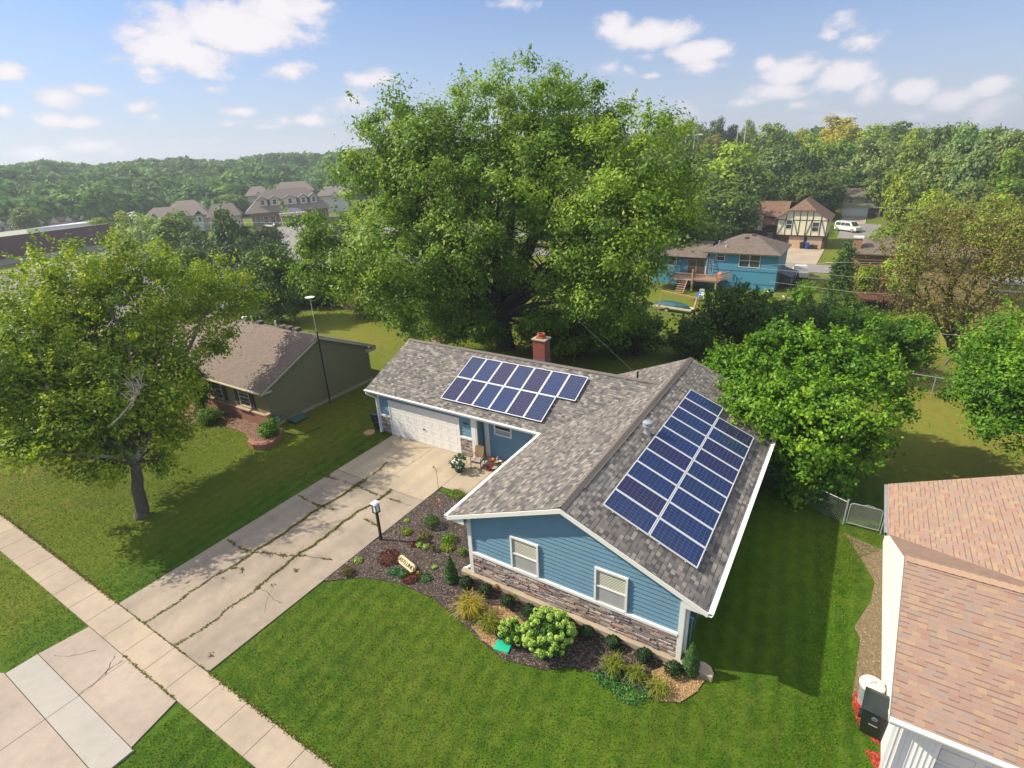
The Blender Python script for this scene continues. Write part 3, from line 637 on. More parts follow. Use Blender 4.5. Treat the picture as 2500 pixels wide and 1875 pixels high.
# chimney
BR1=brick('chimney_brick',(.30,.055,.03),(.20,.035,.022),(.19,.13,.10))
cx=float(onY(1318,878,11.35)[0]); cy=11.55
m=MB(); m.box(cx-.36,cy-.3,3.4,cx+.36,cy+.3,5.45); ch=m.build('chimney',BR1,house)
m=MB(); m.box(cx-.42,cy-.36,5.45,cx+.42,cy+.36,5.52); m.build('chimney_cap',CONP,ch)
m=MB(); m.lathe([(.19,0),(.21,.25),(.16,.25),(.15,0)],cx,cy,5.52,12); m.box(cx-.2,cy-.2,5.52,cx+.2,cy+.2,5.62); m.build('flue',plain('clay_flue',(.38,.09,.05),.8),ch)
m=MB(); m.box(cx-.38,cy-.32,3.4,cx+.38,cy+.32,4.40); m.build('flashing',plain('flashing_grey',(.13,.12,.14),.6,.2),ch)
# roof vents
GALV=plain('galvanised',(.38,.40,.43),.45,.4,var=.15)
q=onX(1580,1053,4.5); vy=float(q[1]); vz=RZ-SL*(4.5-XR)
m=MB(); m.lathe([(.16,-.05),(.11,.08),(.10,.26),(.19,.30),(.19,.35),(.15,.36),(.15,.40),(.20,.44),(.19,.50),(.10,.54),(0,.55)],4.5,vy,vz,18); m.build('roof_vent',GALV,house,smooth=False)
m=MB(); q=onY(1557,908,12.2); m.tube([(q[0],12.2,GZ-SG*1.4),(q[0],12.2,GZ-SG*1.4+.4)],.05); m.build('vent_pipe',plain('black_pipe',(.03,.03,.03),.6),house)
# meter boxes on the shaded right wall
boxes('meter_box',plain('meter_bluegrey',(.11,.20,.22),.5,.3),house,[(HW+.02,1.7,.8,HW+.17,1.95,1.3),(HW+.02,.55,.25,HW+.14,.8,1.1)]); m=MB(); m.box(HW+.02,1.1,.9,HW+.2,1.5,1.5); m.tube([(HW+.1,1.3,.2),(HW+.1,1.3,.9)],.03); m.tube([(HW+.1,1.3,1.5),(HW+.1,1.3,2.3)],.03); m.lathe([(.11,0),(.11,.12),(0,.13)],HW+.28,1.3,1.15,12); m.build('meter_box',plain('meter_bluegrey',(.11,.20,.22),.5,.3),house)
# ================================================================ solar panels
AL=plain('panel_aluminium',(.70,.72,.74),.35,.2,var=.03)
def cellmat(name,a,b):
    t=NT(name); s=t.n('ShaderNodeSeparateXYZ',inp={0:t.uv()}); u,v=s.outputs[0],s.outputs[1]
    fu=t.math('ABSOLUTE',t.math('SUBTRACT',t.math('FRACT',u),.5)); fv=t.math('ABSOLUTE',t.math('SUBTRACT',t.math('FRACT',v),.5))
    ln=t.math('GREATER_THAN',t.math('MAXIMUM',fu,fv),.475)
    bus=t.math('LESS_THAN',t.math('ABSOLUTE',t.math('SUBTRACT',t.math('FRACT',t.math('MULTIPLY',u,2.)),.5)),.035)
    cc=t.n('ShaderNodeTexWhiteNoise',noise_dimensions='2D',inp={'Vector':t.n('ShaderNodeCombineXYZ',inp={0:t.math('FLOOR',u),1:t.math('FLOOR',v)}).outputs[0]}).outputs[0]
    n=t.n('ShaderNodeTexVoronoi',inp={'Vector':t.uv(),'Scale':7.}).outputs['Distance']
    c=t.ramp(t.math('ADD',t.math('MULTIPLY',cc,.6),t.math('MULTIPLY',n,.4)),[(.1,a),(.9,b)])
    c=t.mix(t.math('MULTIPLY',bus,.18),c,(.16,.20,.30)); c=t.mix(t.math('MULTIPLY',ln,.6),c,(.16,.20,.34)); return t.bsdf(c,.12,spec=.6,coat=.3)
CELL=[cellmat('cell_blue',(.006,.016,.075),(.010,.028,.115)),cellmat('cell_violet',(.012,.010,.050),(.020,.015,.070)),cellmat('cell_mid',(.007,.018,.068),(.012,.026,.095))]
def make_panel(k):
    root=thing('solar_panel','x','solar panel',(0,0,0),group='solar panels on the blue house roof'); w,l=.99,1.65; b=.038
    m=MB()
    m.box(-w/2,-l/2,-.035,-w/2+b,l/2,.006); m.box(w/2-b,-l/2,-.035,w/2,l/2,.006); m.box(-w/2+b,-l/2,-.035,w/2-b,-l/2+b,.006); m.box(-w/2+b,l/2-b,-.035,w/2-b,l/2,.006)
    for yy in (-.45,.45): m.box(-w/2,yy-.02,-.075,w/2,yy+.02,-.036); m.box(-w/2+.05,yy-.015,-.11,-w/2+.09,yy+.015,-.076); m.box(w/2-.09,yy-.015,-.11,w/2-.05,yy+.015,-.076)
    m.build('frame',AL,root)
    g=MB(); g.poly([(-w/2+b,-l/2+b,0),(w/2-b,-l/2+b,0),(w/2-b,l/2-b,0),(-w/2+b,l/2-b,0)],uv=[(0,0),(6,0),(6,10),(0,10)]); g.poly([(-w/2+b,l/2-b,-.01),(w/2-b,l/2-b,-.01),(w/2-b,-l/2+b,-.01),(-w/2+b,-l/2+b,-.01)]); g.build('glass',CELL[k],root)
    return root
protos=[make_panel(k) for k in range(3)]; used=[False]*3
def put_panel(k,loc,X,Y,label):
    if not used[k]: o=protos[k]; used[k]=True
    else: o=clone(protos[k])
    X=Vector(X).normalized();Y=Vector(Y).normalized(); Z=X.cross(Y)
    o.matrix_world=Matrix(((X.x,Y.x,Z.x,loc[0]),(X.y,Y.y,Z.y,loc[1]),(X.z,Y.z,Z.z,loc[2]),(0,0,0,1))); o['label']=label
PIT=1.012; PL=1.665
kinds={0:[0,0,1,0,0,1,2,0,1,2],1:[0,1,2,2,0,1,1,0,2]}
# right slope of front wing
lr=Vector((1,0,-SL)).normalized(); nr=Vector((SL,0,1)).normalized()
KA=[[0,1,0,0,1,0,2,2,1,2],[0,0,0,2,2,1,1,2,1]]
for j in range(2):
    for i in range(10-j):
        b=.952+(j+.5)*PL; p=Vector((XR,0.805+(i+.5)*PIT,RZ))+lr*b+nr*.13
        col=('upslope','downslope')[j]
        put_panel(KA[j][i],p,(0,1,0),-lr,'%s panel from the front gable, %s column, right-hand roof slope'%(ORD[i],col))
ls=Vector((0,-1,-SG)).normalized(); ns=Vector((0,-SG,1)).normalized()
KB=[[2,0,1,2,1,0,2],[1,1,0,0,1,2]]
for j in range(2):
    for i in range(7-j):
        b=.568+(j+.5)*PL; p=Vector((-7.022+(i+.5)*PIT,GR_,GZ))+ls*b+ns*.13
        put_panel(KB[j][i],p,(1,0,0),-ls,'%s panel from the left, %s row, on the garage roof'%(ORD[i],('upper','lower')[j]))
# ================================================================ olive house on the left
OLIVE=plain('olive_siding',(.20,.175,.085),.7,var=.06); CREAM=plain('cream_trim',(.50,.44,.30),.6,var=.05)
shB=shingle('olive_house_shingles',[(.235,.18,.155),(.265,.205,.175),(.215,.165,.14),(.25,.195,.165)],shadow=.18)
BR2=brick('red_brick',(.34,.12,.065),(.25,.085,.05),(.33,.27,.2))
n1=thing('ranch_house','low olive green house with plain brown roof behind the yard tree','house')
NX=-17.95; e0,er,e1=(3.85,2.5),(8.5,4.6),(13.1,2.52)
m=MB(); m.slab([(-34,e0[0],e0[1]),(NX+.25,e0[0],e0[1]),(NX+.25,er[0],er[1]),(-34,er[0],er[1])],.04); m.slab([(-34,er[0],er[1]),(NX+.25,er[0],er[1]),(NX+.25,e1[0],e1[1]),(-34,e1[0],e1[1])],.04); m.build('roof',shB,n1)
m=MB(); m.prism([(-33.6,4.3),(NX,4.3),(NX,12.6),(-33.6,12.6)],0.2,2.42)
sN=(er[1]-e0[1])/(er[0]-e0[0])
for xx,f_ in ((NX,1),(-33.6,-1)): m.poly([(xx,4.3,2.42),(xx,12.6,2.42),(xx,12.6,2.62),(xx,8.5,4.5),(xx,4.3,2.62)][::f_])
m.build('wall',OLIVE,n1)
m=MB(); m.box(-33.5,4.32,-.05,NX+.02,12.58,.199); m.build('foundation',CONP,n1)
f=MB(); X1=NX+.26
f.poly([(X1,3.83,2.46),(X1,8.5,4.56),(X1,8.5,4.40),(X1,3.83,2.30)][::-1]); f.poly([(X1,8.5,4.56),(X1,13.12,2.48),(X1,13.12,2.32),(X1,8.5,4.40)][::-1]); f.poly([(NX,8.5,4.40),(X1,8.5,4.40),(X1,3.83,2.30),(NX,3.83,2.30)]); f.poly([(NX,8.5,4.4),(NX,13.1,2.32),(X1,13.1,2.32),(X1,8.5,4.4)])
f.box(-34,3.80,2.34,NX+.25,3.84,2.48); f.box(-34,3.84,2.34,NX+.24,4.32,2.36); f.box(-34,13.1,2.36,NX+.25,13.14,2.5); f.box(NX+.0,3.85,2.3,NX+.24,4.6,2.42); f.box(NX+.0,12.3,2.2,NX+.24,13.1,2.42)
f.build('fascia',CREAM,n1); gutter(n1,[(-34,3.80,2.47),(NX+.25,3.80,2.47)],mat=CREAM,w=.1,hh=.09)
m=MB(); m.box(-33.6,4.16,0,NX-.02,4.299,.74); m.box(NX-.2,4.05,0,NX+.02,4.16,.9); m.build('brick_skirt',BR2,n1)
m=MB(); m.box(-33.6,4.12,.74,NX-.25,4.299,.80); m.box(NX-.25,4.02,.9,NX+.05,4.3,.97); m.build('sill_course',plain('sill_stone',(.42,.30,.20),.8),n1)
SHUT=plain('shutter_plum',(.055,.035,.035),.6)
for (u0,v0,u1,v1) in ((517,925,545,972),(584,948,612,994)):
    a=onY(u0,v0,4.3); b=onY(u1,v1,4.3); xc=(a[0]+b[0])/2
    w_=dhwin(n1,xc-.55,.92,1.1,1.35,4.299,blind=False,scr=False,frm=CREAM)
    boxes('muntin',CREAM,w_,[(xc-.45,4.25,1.82,xc+.45,4.262,1.85),(xc-.45,4.25,1.28,xc+.45,4.262,1.31)])
    for s in (-1,1):
        m=MB(); x0=xc+s*.60+(-.36 if s<0 else 0); m.box(x0,4.24,.94,x0+.36,4.298,2.26)
        for k in range(14): m.box(x0+.04,4.228,1.0+k*.088,x0+.32,4.24,1.05+k*.088)
        m.build('shutter',SHUT,n1)
boxes('window_ledge',MC['sill_stone'],n1,[(-21.0+.0,4.02,.80,-19.7,4.299,.86),(-23.6,4.02,.80,-22.3,4.299,.86)])
def rp(u,v): 
    q=onY(u,v,8.9); return float(q[0])
for nm,u,hgt,rad in (('roof_vent',602,.45,.16),('vent_pipe',620,.55,.06),('vent_pipe',675,.5,.06)):
    x=rp(u,800); m=MB()
    if nm=='roof_vent': m.lathe([(.09,0),(.09,.28),(.17,.3),(.18,.42),(.05,.46),(0,.46)],x,8.9,4.35,14)
    else: m.tube([(x,8.9,4.2),(x,8.9,4.4+hgt)],rad,8)
    m.build(nm,WHITEV,n1)
for u in (637,692,706,723):
    x=rp(u,806); m=MB(); m.box(x-.22,8.75,4.42,x+.22,9.15,4.66); m.build('box_vent',plain('vent_dark',(.10,.085,.075),.7),n1)
m=MB(); m.box(NX+.0,5.2,.1,NX+.9,6.2,.16); m.tube([(NX+.05,5.2,.3),(NX+.75,5.3,.3),(NX+.8,5.7,.3),(NX+.75,6.1,.3),(NX+.05,6.2,.3)],.02); m.build('window_well',plain('well_teal',(.08,.16,.17),.5,.3),n1)
m=MB(); m.box(NX+.02,4.4,.35,NX+.22,4.7,.8); m.box(NX+.02,4.8,.3,NX+.15,4.95,.6); m.build('meter_box',MC['meter_bluegrey'],n1)
# antenna mast
an=thing('antenna_mast','tall thin antenna mast with white disc beside the olive house gable','antenna',(-17.57,8.36,0))
m=MB(); m.tube([(0,0,0),(0,0,4.95)],.045,8); m.build('mast',plain('mast_black',(.02,.018,.018),.5),an)
m=MB(); m.tube([(-.05,0,4.6),(-.05,0,7.1)],.018,6); m.tube([(-.05,0,4.7),(-.05,0,5.0)],.035,6); m.build('rod',WHITEV,an)
m=MB(); m.lathe([(.0,.02),(.28,.0),(.29,.03),(.0,.07)],-.05,0,7.1,24); m.build('disc',WHITEV,an)
# curved brick planter with shrub
pl=thing('brick_planter','low curved red brick planter at the olive house corner','planter',(-16.9,3.2,0))
cpts=P2((607,1090),(620,1098),(643,1100),(668,1091),(686,1075),(694,1057)); m=MB()
inn=P2((612,1080),(624,1088),(643,1090),(663,1082),(678,1069),(684,1054))
for i in range(len(cpts)-1): m.prism([(a[0]+16.9,a[1]-3.2) for a in (cpts[i],cpts[i+1],inn[i+1],inn[i])],0,.32)
m.build('brick_wall',BR2,pl)
m=MB(); m.prism([(a[0]+16.9,a[1]-3.2) for a in inn]+[(-.6,1.0)],.0,.22); m.build('soil',BROWNM,pl)
sheet('mulch_bed',P2((610,1085),(600,1060),(540,1035),(500,1027),(450,1040),(440,1000))+[(-26.5,4.2),(-17.9,4.2),(-17.4,3.7)],BROWNM,.012,.03)
# garden hose
m=MB(); m.tube([tuple(onZ(u,v,.03)) for u,v in ((700,1058),(720,1062),(745,1058),(770,1047),(785,1043))],.025,6); tag(m.build('garden_hose',plain('hose_dark',(.02,.05,.03),.5)),'dark green garden hose lying on the lawn beside the olive house','hose')
# ================================================================ pink roofed house on the right
shC=shingle('pink_house_shingles',[(.40,.265,.205),(.375,.25,.20),(.42,.285,.205),(.37,.225,.175),(.345,.27,.225),(.40,.27,.215),(.44,.305,.20),(.385,.255,.20)],row=.135,tab=.20,shadow=.55)
h2=thing('ranch_house','white walled house with salmon and tan shingles at the right edge','house')
RY,RZ2,EZ2,YF2,YB2=2.7,4.2,2.35,-1.05,6.45; XL=12.88; s2=(RZ2-EZ2)/(RY-YF2)
m=MB(); m.slab([(XL,YF2,EZ2),(24,YF2,EZ2),(24,RY,RZ2),(XL,RY,RZ2)],.04)
xm=XL+(RZ2-EZ2-.05)/.42
m.slab([(XL,RY,RZ2),(xm,RY,RZ2),(XL,YB2,EZ2+.05-.05)],.04); m.slab([(XL-.05,6.35,EZ2+.05),(xm,RY-.05,RZ2),(xm+3,RY-.05,RZ2+1.26),(xm+3,9.75,RZ2+1.26),(XL-.05,9.75,EZ2+.05)],.04)
m.build('roof',shC,h2)
c=MB(); x=XL
while x<20:
    for s in (-1,1): c.poly([(x,RY,RZ2+.05),(x,RY+s*.15,RZ2+.05-.15*s2),(x+.24,RY+s*.15,RZ2+.03-.15*s2),(x+.24,RY,RZ2+.03)][::-s])
    x+=.2
c.build('ridge_cap',shingle('pink_cap',[(.50,.31,.23),(.44,.27,.21),(.53,.36,.25)],row=5,tab=5,shadow=0),h2)
m=MB(); WX=13.12
m.poly([(WX,9.5,0),(WX,-.72,0),(WX,-.72,2.25),(WX,RY,4.0),(WX,6.2,2.4),(WX,9.5,2.4)]); m.box(WX,9.4,0,20,9.5,2.5); m.box(WX,-.72,0,WX+.88,-.62,2.27); m.box(20,-.72,0,20.1,9.5,2.3)
for k in range(8): m.box(WX+.03+k*.107,-.735,.05,WX+.05+k*.107,-.72,2.25)
m.build('wall',WHITEV,h2)
m=MB(); 
m.poly([(XL-.01,YF2,EZ2-.03),(XL-.01,YF2,EZ2-.2),(XL-.01,RY,RZ2-.2),(XL-.01,RY,RZ2-.03)][::-1]); m.poly([(XL-.01,RY,RZ2-.03),(XL-.01,RY,RZ2-.2),(XL-.01,YB2,EZ2-.2),(XL-.01,YB2,EZ2-.03)][::-1])
m.poly([(XL-.01,YF2,EZ2-.2),(WX,YF2,EZ2-.2),(WX,RY,RZ2-.2),(XL-.01,RY,RZ2-.2)]); m.poly([(XL-.01,RY,RZ2-.2),(WX,RY,RZ2-.2),(WX,YB2,EZ2-.2),(XL-.01,YB2,EZ2-.2)])
m.box(XL,YF2+.01,EZ2-.2,20,-.7,EZ2-.19); m.box(XL-.04,6.5,EZ2-.12,XL,9.75,EZ2+.02); m.box(WX,9.75,EZ2-.1,20,9.78,EZ2)
m.build('fascia',WHITEV,h2)
gutter(h2,[(XL,YF2,EZ2-.02),(20,YF2,EZ2-.02)],w=.13); gutter(h2,[(XL-.05,6.45,EZ2),(XL-.05,9.75,EZ2)],out=(-1,0),mat=GALV,w=.1)
downspout(h2,[(XL+.08,YF2-.06,EZ2-.15),(WX-.05,-.85,EZ2-.4),(WX-.05,-.85,.12),(WX-.15,-.98,.06)])
m=MB(); m.box(WX+.881,-.18,.02,20,-.1,2.22)
g2=m.build('garage_door',WHITEV,h2); m=MB()
for rr in range(4):
    for k in range(6):
        x0=WX+1.05+k*.85; z0=.1+rr*.53
        for q in ((0,0,.7,.03),(0,.38,.7,.03),(0,.03,.03,.35),(.67,.03,.03,.35)): m.box(x0+q[0],-.2,z0+q[1],x0+q[0]+q[2],-.181,z0+q[1]+q[3])
m.build('door_panel',WHITEV,g2); m=MB(); m.tube([(WX+3.2,-.24,.95),(WX+3.45,-.24,1.0)],.018,6); m.build('handle',MC['dark_metal'],g2)
# ---- wheeled bin and round can
BINM=plain('bin_dark',(.014,.020,.019),.35,var=.25,spec=.6)
def wheelie(loc,rz,label,mat=BINM,sc=1.,grp=None):
    b=thing('wheeled_bin',label,'trash bin',loc,rz,grp); m=MB()
    def ring(w,d,z,y=0): return [(-w,-d+y,z),(w,-d+y,z),(w,d+y,z),(-w,d+y,z)]
    L=[ring(.24*sc,.27*sc,.06,.02),ring(.30*sc,.34*sc,.75*sc),ring(.31*sc,.36*sc,.98*sc)]
    for a,c_ in zip(L[:-1],L[1:]):
        for i in range(4): j=(i+1)%4; m.poly([a[i],a[j],c_[j],c_[i]])
    m.poly(L[0][::-1]); m.poly(L[2]); m.build('body',mat,b,bevel=.02)
    m=MB(); Z=.985*sc; 
    A=ring(.335*sc,.39*sc,Z,.0);B_=ring(.335*sc,.39*sc,Z+.05*sc);C_=ring(.22*sc,.26*sc,Z+.10*sc,.0)
    for a,c_ in ((A,B_),(B_,C_)):
        for i in range(4): j=(i+1)%4; m.poly([a[i],a[j],c_[j],c_[i]])
    m.poly(C_); m.poly(A[::-1]); m.bar((-.25*sc,.42*sc,Z),(.25*sc,.42*sc,Z),.03); m.build('lid',mat,b,bevel=.012)
    for s in (-1,1): m=MB(); m.tube([(s*.27*sc,.31*sc,.12),(s*.33*sc,.31*sc,.12)],.12*sc,12); m.build('wheel',plain('rubber',(.015,.015,.015),.8),b)
    m=MB(); m.bar((-.1*sc,-.335*sc,.55*sc),(.1*sc,-.335*sc,.55*sc),.02); m.build('grab_bar',GALV,b)
    m=MB(); m.lathe([(.075,0),(.06,.012),(0,.012)],0,0,0,14); k=m.build('emblem',plain('emblem_blue',(.07,.11,.15),.5),b); k.location=(0,-.352*sc,.80*sc); k.rotation_euler=(R(90),0,0)
    return b
q=onZ(2122,1790); wheelie((q[0]+.02,q[1]+.12,0),R(-6),'large black wheeled bin standing beside the white wall')
q=onZ(2145,1700); b=thing('trash_can','round metal can with cream lid behind the black wheeled bin','trash can',(12.78,1.30,0))
m=MB(); m.lathe([(0,0),(.24,0),(.29,.70),(.30,.72)],0,0,0,24); m.build('body',GALV,b)
m=MB(); m.lathe([(.31,.68),(.315,.72),(.29,.76),(.12,.79),(0,.80)],0,0,0,24); lid=m.build('lid',plain('can_lid_cream',(.66,.60,.48),.5),b); m=MB(); m.tube([(-.08,-.05,.80),(-.04,-.025,.84),(.04,.025,.84),(.08,.05,.80)],.012,6); m.build('handle',GALV,lid)
wheelie((-12.0,7.3,0),R(10),'black wheeled bin at the left corner of the garage')
m=MB(); m.lathe([(0,0),(.34,0),(.32,.06),(0,.07)],0,0,0,16); o=m.build('stepping_stone',plain('terracotta',(.45,.26,.14),.8)); o.location=(-12.15,6.55,0); tag(o,'round tan paver on the grass beside the garage bin','paver')
# ---- chain link gate and fence
def mesh_panel(mb,a,b,z0,z1,s=.085,r=.0022):
    a=Vector(a);b=Vector(b);L=(b-a).length;d=(b-a)/L;H=z1-z0; k=-H
    while k<L:
        for sg in (1,-1):
            p0=max(0,k);p1=min(L,k+H); 
            if p1>p0:
                za=(p0-k);zb_=(p1-k)
                if sg<0: za,zb_=H-za,H-zb_
                mb.bar(a+d*p0+Vector((0,0,z0+za)),a+d*p1+Vector((0,0,z0+zb_)),r*2)
        k+=s
WIRE=plain('chain_wire',(.42,.44,.44),.4,.5)
gt=thing('chain_link_gate','small chain link gate between the side fence and the white wall','gate',(11.8,9.92,0))
m=MB(); m.tube([(.03,0,.12),(.03,0,1.0),(.12,0,1.08),(1.06,0,1.08),(1.15,0,1.0),(1.15,0,.12),(.03,0,.12)],.022,8); m.build('frame',WIRE,gt)
m=MB(); mesh_panel(m,(.03,0,0),(1.15,0,0),.12,1.08,.075,.0035); m.build('mesh',WIRE,gt)
m=MB(); m.tube([(-.07,0,0),(-.07,0,1.2)],.035,8); m.build('post',GALV,gt); m=MB(); m.tube([(1.24,0,0),(1.24,0,1.2)],.03,8); m.build('post',GALV,gt); m=MB(); m.tube([(.5,0,1.1),(.6,0,1.16),(.85,0,1.12)],.012,6); m.build('latch',GALV,gt)
sf=thing('chain_link_fence','chain link fence running from the gate towards the blue house','fence',(8.2,11.5,0))
m=MB(); m.tube([(3.5,-1.6,1.1),(0,0,1.1)],.02,6); m.build('top_rail',WIRE,sf); m=MB(); mesh_panel(m,(3.5,-1.6,0),(0,0,0),.05,1.1,.12); m.build('mesh',WIRE,sf); m=MB(); m.tube([(1.7,-.8,0),(1.7,-.8,1.1)],.025,6); m.build('post',GALV,sf)
bf=thing('chain_link_fence','chain link fence with pale top rail across the back lawn at right','fence',(0,0,0))
P=[np.array(gnd(2180,955))]+[np.array(gnd(u,v)) for u,v in ((2275,970),(2400,1005),(2520,1040))]
tops=[(2238,932),(2283,944),(2388,958),(2520,975)]
pa=gnd(2272,970); x0,y0=pa[0],pa[1]; dx,dy=.999,-.06
m=MB(); A=(x0-4,y0+.35,1.25); B=(x0+16,y0-1.2,1.25); m.tube([A,B],.025,6); m.build('top_rail',WIRE,bf)
m=MB(); mesh_panel(m,(A[0],A[1],0),(B[0],B[1],0),.05,1.22,.25,.002); m.build('mesh',WIRE,bf)
for k in range(6):
    t=k/5; m=MB(); m.tube([(A[0]+(B[0]-A[0])*t,A[1]+(B[1]-A[1])*t,0),(A[0]+(B[0]-A[0])*t,A[1]+(B[1]-A[1])*t,1.28)],.03,6); m.build('post',GALV,bf)
# ================================================================ porch things
q=onZ(1172,1142); ch=thing('patio_chair','tan patio chair with grey seat cushion beside the porch post','chair',(-4.30,6.42,.032),R(12))
FR=plain('chair_frame',(.035,.022,.018),.45); 
m=MB(); m.box(-.25,-.25,.36,.25,.25,.40); m.build('seat',FR,ch)
m=MB(); m.box(-.23,-.235,.40,.23,.22,.45); m.build('cushion',plain('cushion_grey',(.30,.27,.27),.9),ch,bevel=.02)
m=MB(); m.poly([(-.23,.22,.42),(.23,.22,.42),(.22,.36,.98),(-.22,.36,.98)]); m.poly([(-.23,.25,.42),(-.22,.39,.98),(.22,.39,.98),(.23,.25,.42)]); m.bar((-.235,.24,.4),(-.225,.38,1.0),.035); m.bar((.235,.24,.4),(.225,.38,1.0),.035); m.bar((-.22,.38,1.0),(.22,.38,1.0),.03); m.build('backrest',plain('sling_tan',(.30,.19,.09),.8),ch)
for sx_,sy in ((-1,-1),(1,-1),(-1,1),(1,1)): m=MB(); m.bar((sx_*.26,sy*.24,.38),(sx_*.28,sy*.28,0),.03); m.build('leg',FR,ch)
for s in (-1,1): m=MB(); m.tube([(s*.27,-.24,.38),(s*.28,-.24,.6),(s*.28,.1,.62),(s*.25,.30,.66)],.017,6); m.build('armrest',FR,ch)
tb=thing('patio_table','small dark square side table beside the patio chair','table',(-3.35,6.6,.032),R(5))
m=MB(); m.box(-.36,-.32,.47,.36,.32,.50); m.build('tabletop',plain('table_dark',(.06,.05,.05),.35),tb)
for sx_,sy in ((-1,-1),(1,-1),(-1,1),(1,1)): m=MB(); m.bar((sx_*.32,sy*.28,.47),(sx_*.34,sy*.30,0),.028); m.build('leg',FR,tb)
def bowl(name,lab,cat,x,y,z,r,hh,col,closed=False):
    m=MB(); m.lathe([(0,0),(r*.65,0),(r,hh),(r*.9,hh),(r*.55,.02),(0,.02)] if not closed else [(0,0),(r*.7,0),(r,hh*.4),(r*.45,hh*.75),(r*.4,hh),(0,hh)],0,0,0,14); o=m.build(name,plain(name+'_glaze',col,.4)); o.location=(x,y,z); return tag(o,lab,cat)
bowl('bowl','orange bowl on the left of the dark side table','bowl',-3.52,6.55,.532,.13,.10,(.55,.16,.05)); bowl('dish','shallow yellow brown dish in front on the side table','dish',-3.22,6.5,.532,.13,.06,(.30,.20,.06))
bowl('vase','small lilac bottle standing on the side table','vase',-3.3,6.75,.532,.06,.2,(.45,.32,.70),True); bowl('saucer','pale saucer at the right of the side table','dish',-3.12,6.7,.532,.09,.03,(.55,.55,.5))
bowl('red_pot','red pot on the floor under the side table','pot',-3.62,6.42,.032,.14,.2,(.40,.035,.03)); bowl('stone_pot','grey round pot on the floor right of the red pot','pot',-3.15,6.35,.032,.15,.14,(.32,.27,.25),True)
FLOW=plain('petal_white',(.75,.68,.74),.6); LEAFG=leafmat('leaf_garden',(.02,.06,.008),(.05,.14,.015),(.12,.26,.03),.25)
pp=thing('flower_planter','dark pot of white petunias on the concrete by the garage pier','planter',(-4.92,5.62,.032))
m=MB(); m.lathe([(0,0),(.17,0),(.25,.38),(.27,.40),(.24,.40),(.22,.34),(0,.34)],0,0,0,16); m.build('pot',plain('pot_brown',(.07,.04,.03),.6),pp); m=MB(); m.box(-.3,-.32,-.0,.3,.25,.012); m.build('saucer',CONP,pp)
rg=np.random.default_rng(3)
Pp,Nn,Rr=crown([(0,0,.62,.40,.30),(0,0,.35,.3,.15)],60,28,.10,4); leafobj('plant',Pp,Nn,.045,LEAFG,pp,rnd=Rr)
d=unit(rg.normal(size=(70,3))); d[:,2]=np.abs(d[:,2])-.35; leafobj('flower',np.array([0,0,.55])+d*np.array([.48,.48,.36]),d+[0,0,.3],.05,FLOW,pp,asp=.9)
st=thing('garden_stake','rusty metal flower stake at the corner of the mulch bed','garden ornament',tuple(onZ(1070,1193)))
m=MB(); m.tube([(0,0,0),(.01,0,.7),(-.02,.03,1.0),(-.09,.05,1.12),(-.15,.05,1.1)],.010,6); m.build('stem',plain('rust',(.16,.06,.03),.7,.3),st); m=MB()
for k in range(6): a=k*1.05; m.poly([(-.15,.05,1.1),(-.15+.09*math.cos(a),.05,1.1+.09*math.sin(a)),(-.15+.10*math.cos(a+.5),.02,1.1+.10*math.sin(a+.5))])
m.build('bloom',MC['rust'],st)
po=thing('garden_pinwheel','orange copper spiral ornament beside the front eave corner','garden ornament',tuple(onZ(1080,1300)))
m=MB(); m.tube([(0,0,0),(0,0,1.35)],.009,6); m.build('stem',GALV,po); m=MB(); m.tube([(.14*math.cos(a)*(.3+a/12),.02*a/6,1.5+.18*math.sin(a)*(.3+a/12)) for a in np.linspace(0,10,40)],.014,6); m.build('bloom',plain('copper_orange',(.60,.20,.09),.5,.3),po)
tr_=thing('wire_trellis','thin wire plant cage with dead stems in the mulch','garden ornament',tuple(onZ(1100,1270)))
m=MB()
for k in range(7):
    a=k*.9; m.tube([(0.3*math.cos(a),.3*math.sin(a),0),(.2*math.cos(a+.2),.2*math.sin(a+.2),.5),(.3*math.cos(a+.6),.3*math.sin(a+.6),.95)],.006,5)
m.tube([(.24*math.cos(a),.24*math.sin(a),.5) for a in np.linspace(0,6.28,16)],.006,5); m.build('wires',GALV,tr_)
# lamp post beside the driveway
lp=thing('lamp_post','short black lamp post with white lantern beside the driveway','lamp post',(-4.62,-.22,0))
m=MB(); m.box(-.045,-.045,0,.045,.045,1.42); m.build('pole',plain('post_black',(.012,.010,.010),.4),lp)
m=MB(); m.box(-.095,-.095,1.46,.095,.095,1.80); m.build('lantern_glass',plain('lantern_white',(.75,.76,.78),.3),lp)
m=MB()
for sx_ in (-1,1):
    for sy in (-1,1): m.box(sx_*.10-.015,sy*.10-.015,1.42,sx_*.10+.015,sy*.10+.015,1.84)
m.box(-.12,-.12,1.41,.12,.12,1.455); m.build('lantern_frame',MC['post_black'],lp)
m=MB(); m.box(-.15,-.15,1.84,.15,.15,1.875); m.box(-.11,-.11,1.876,.11,.11,1.91); m.build('lantern_cap',WHITEV,lp,bevel=.008)
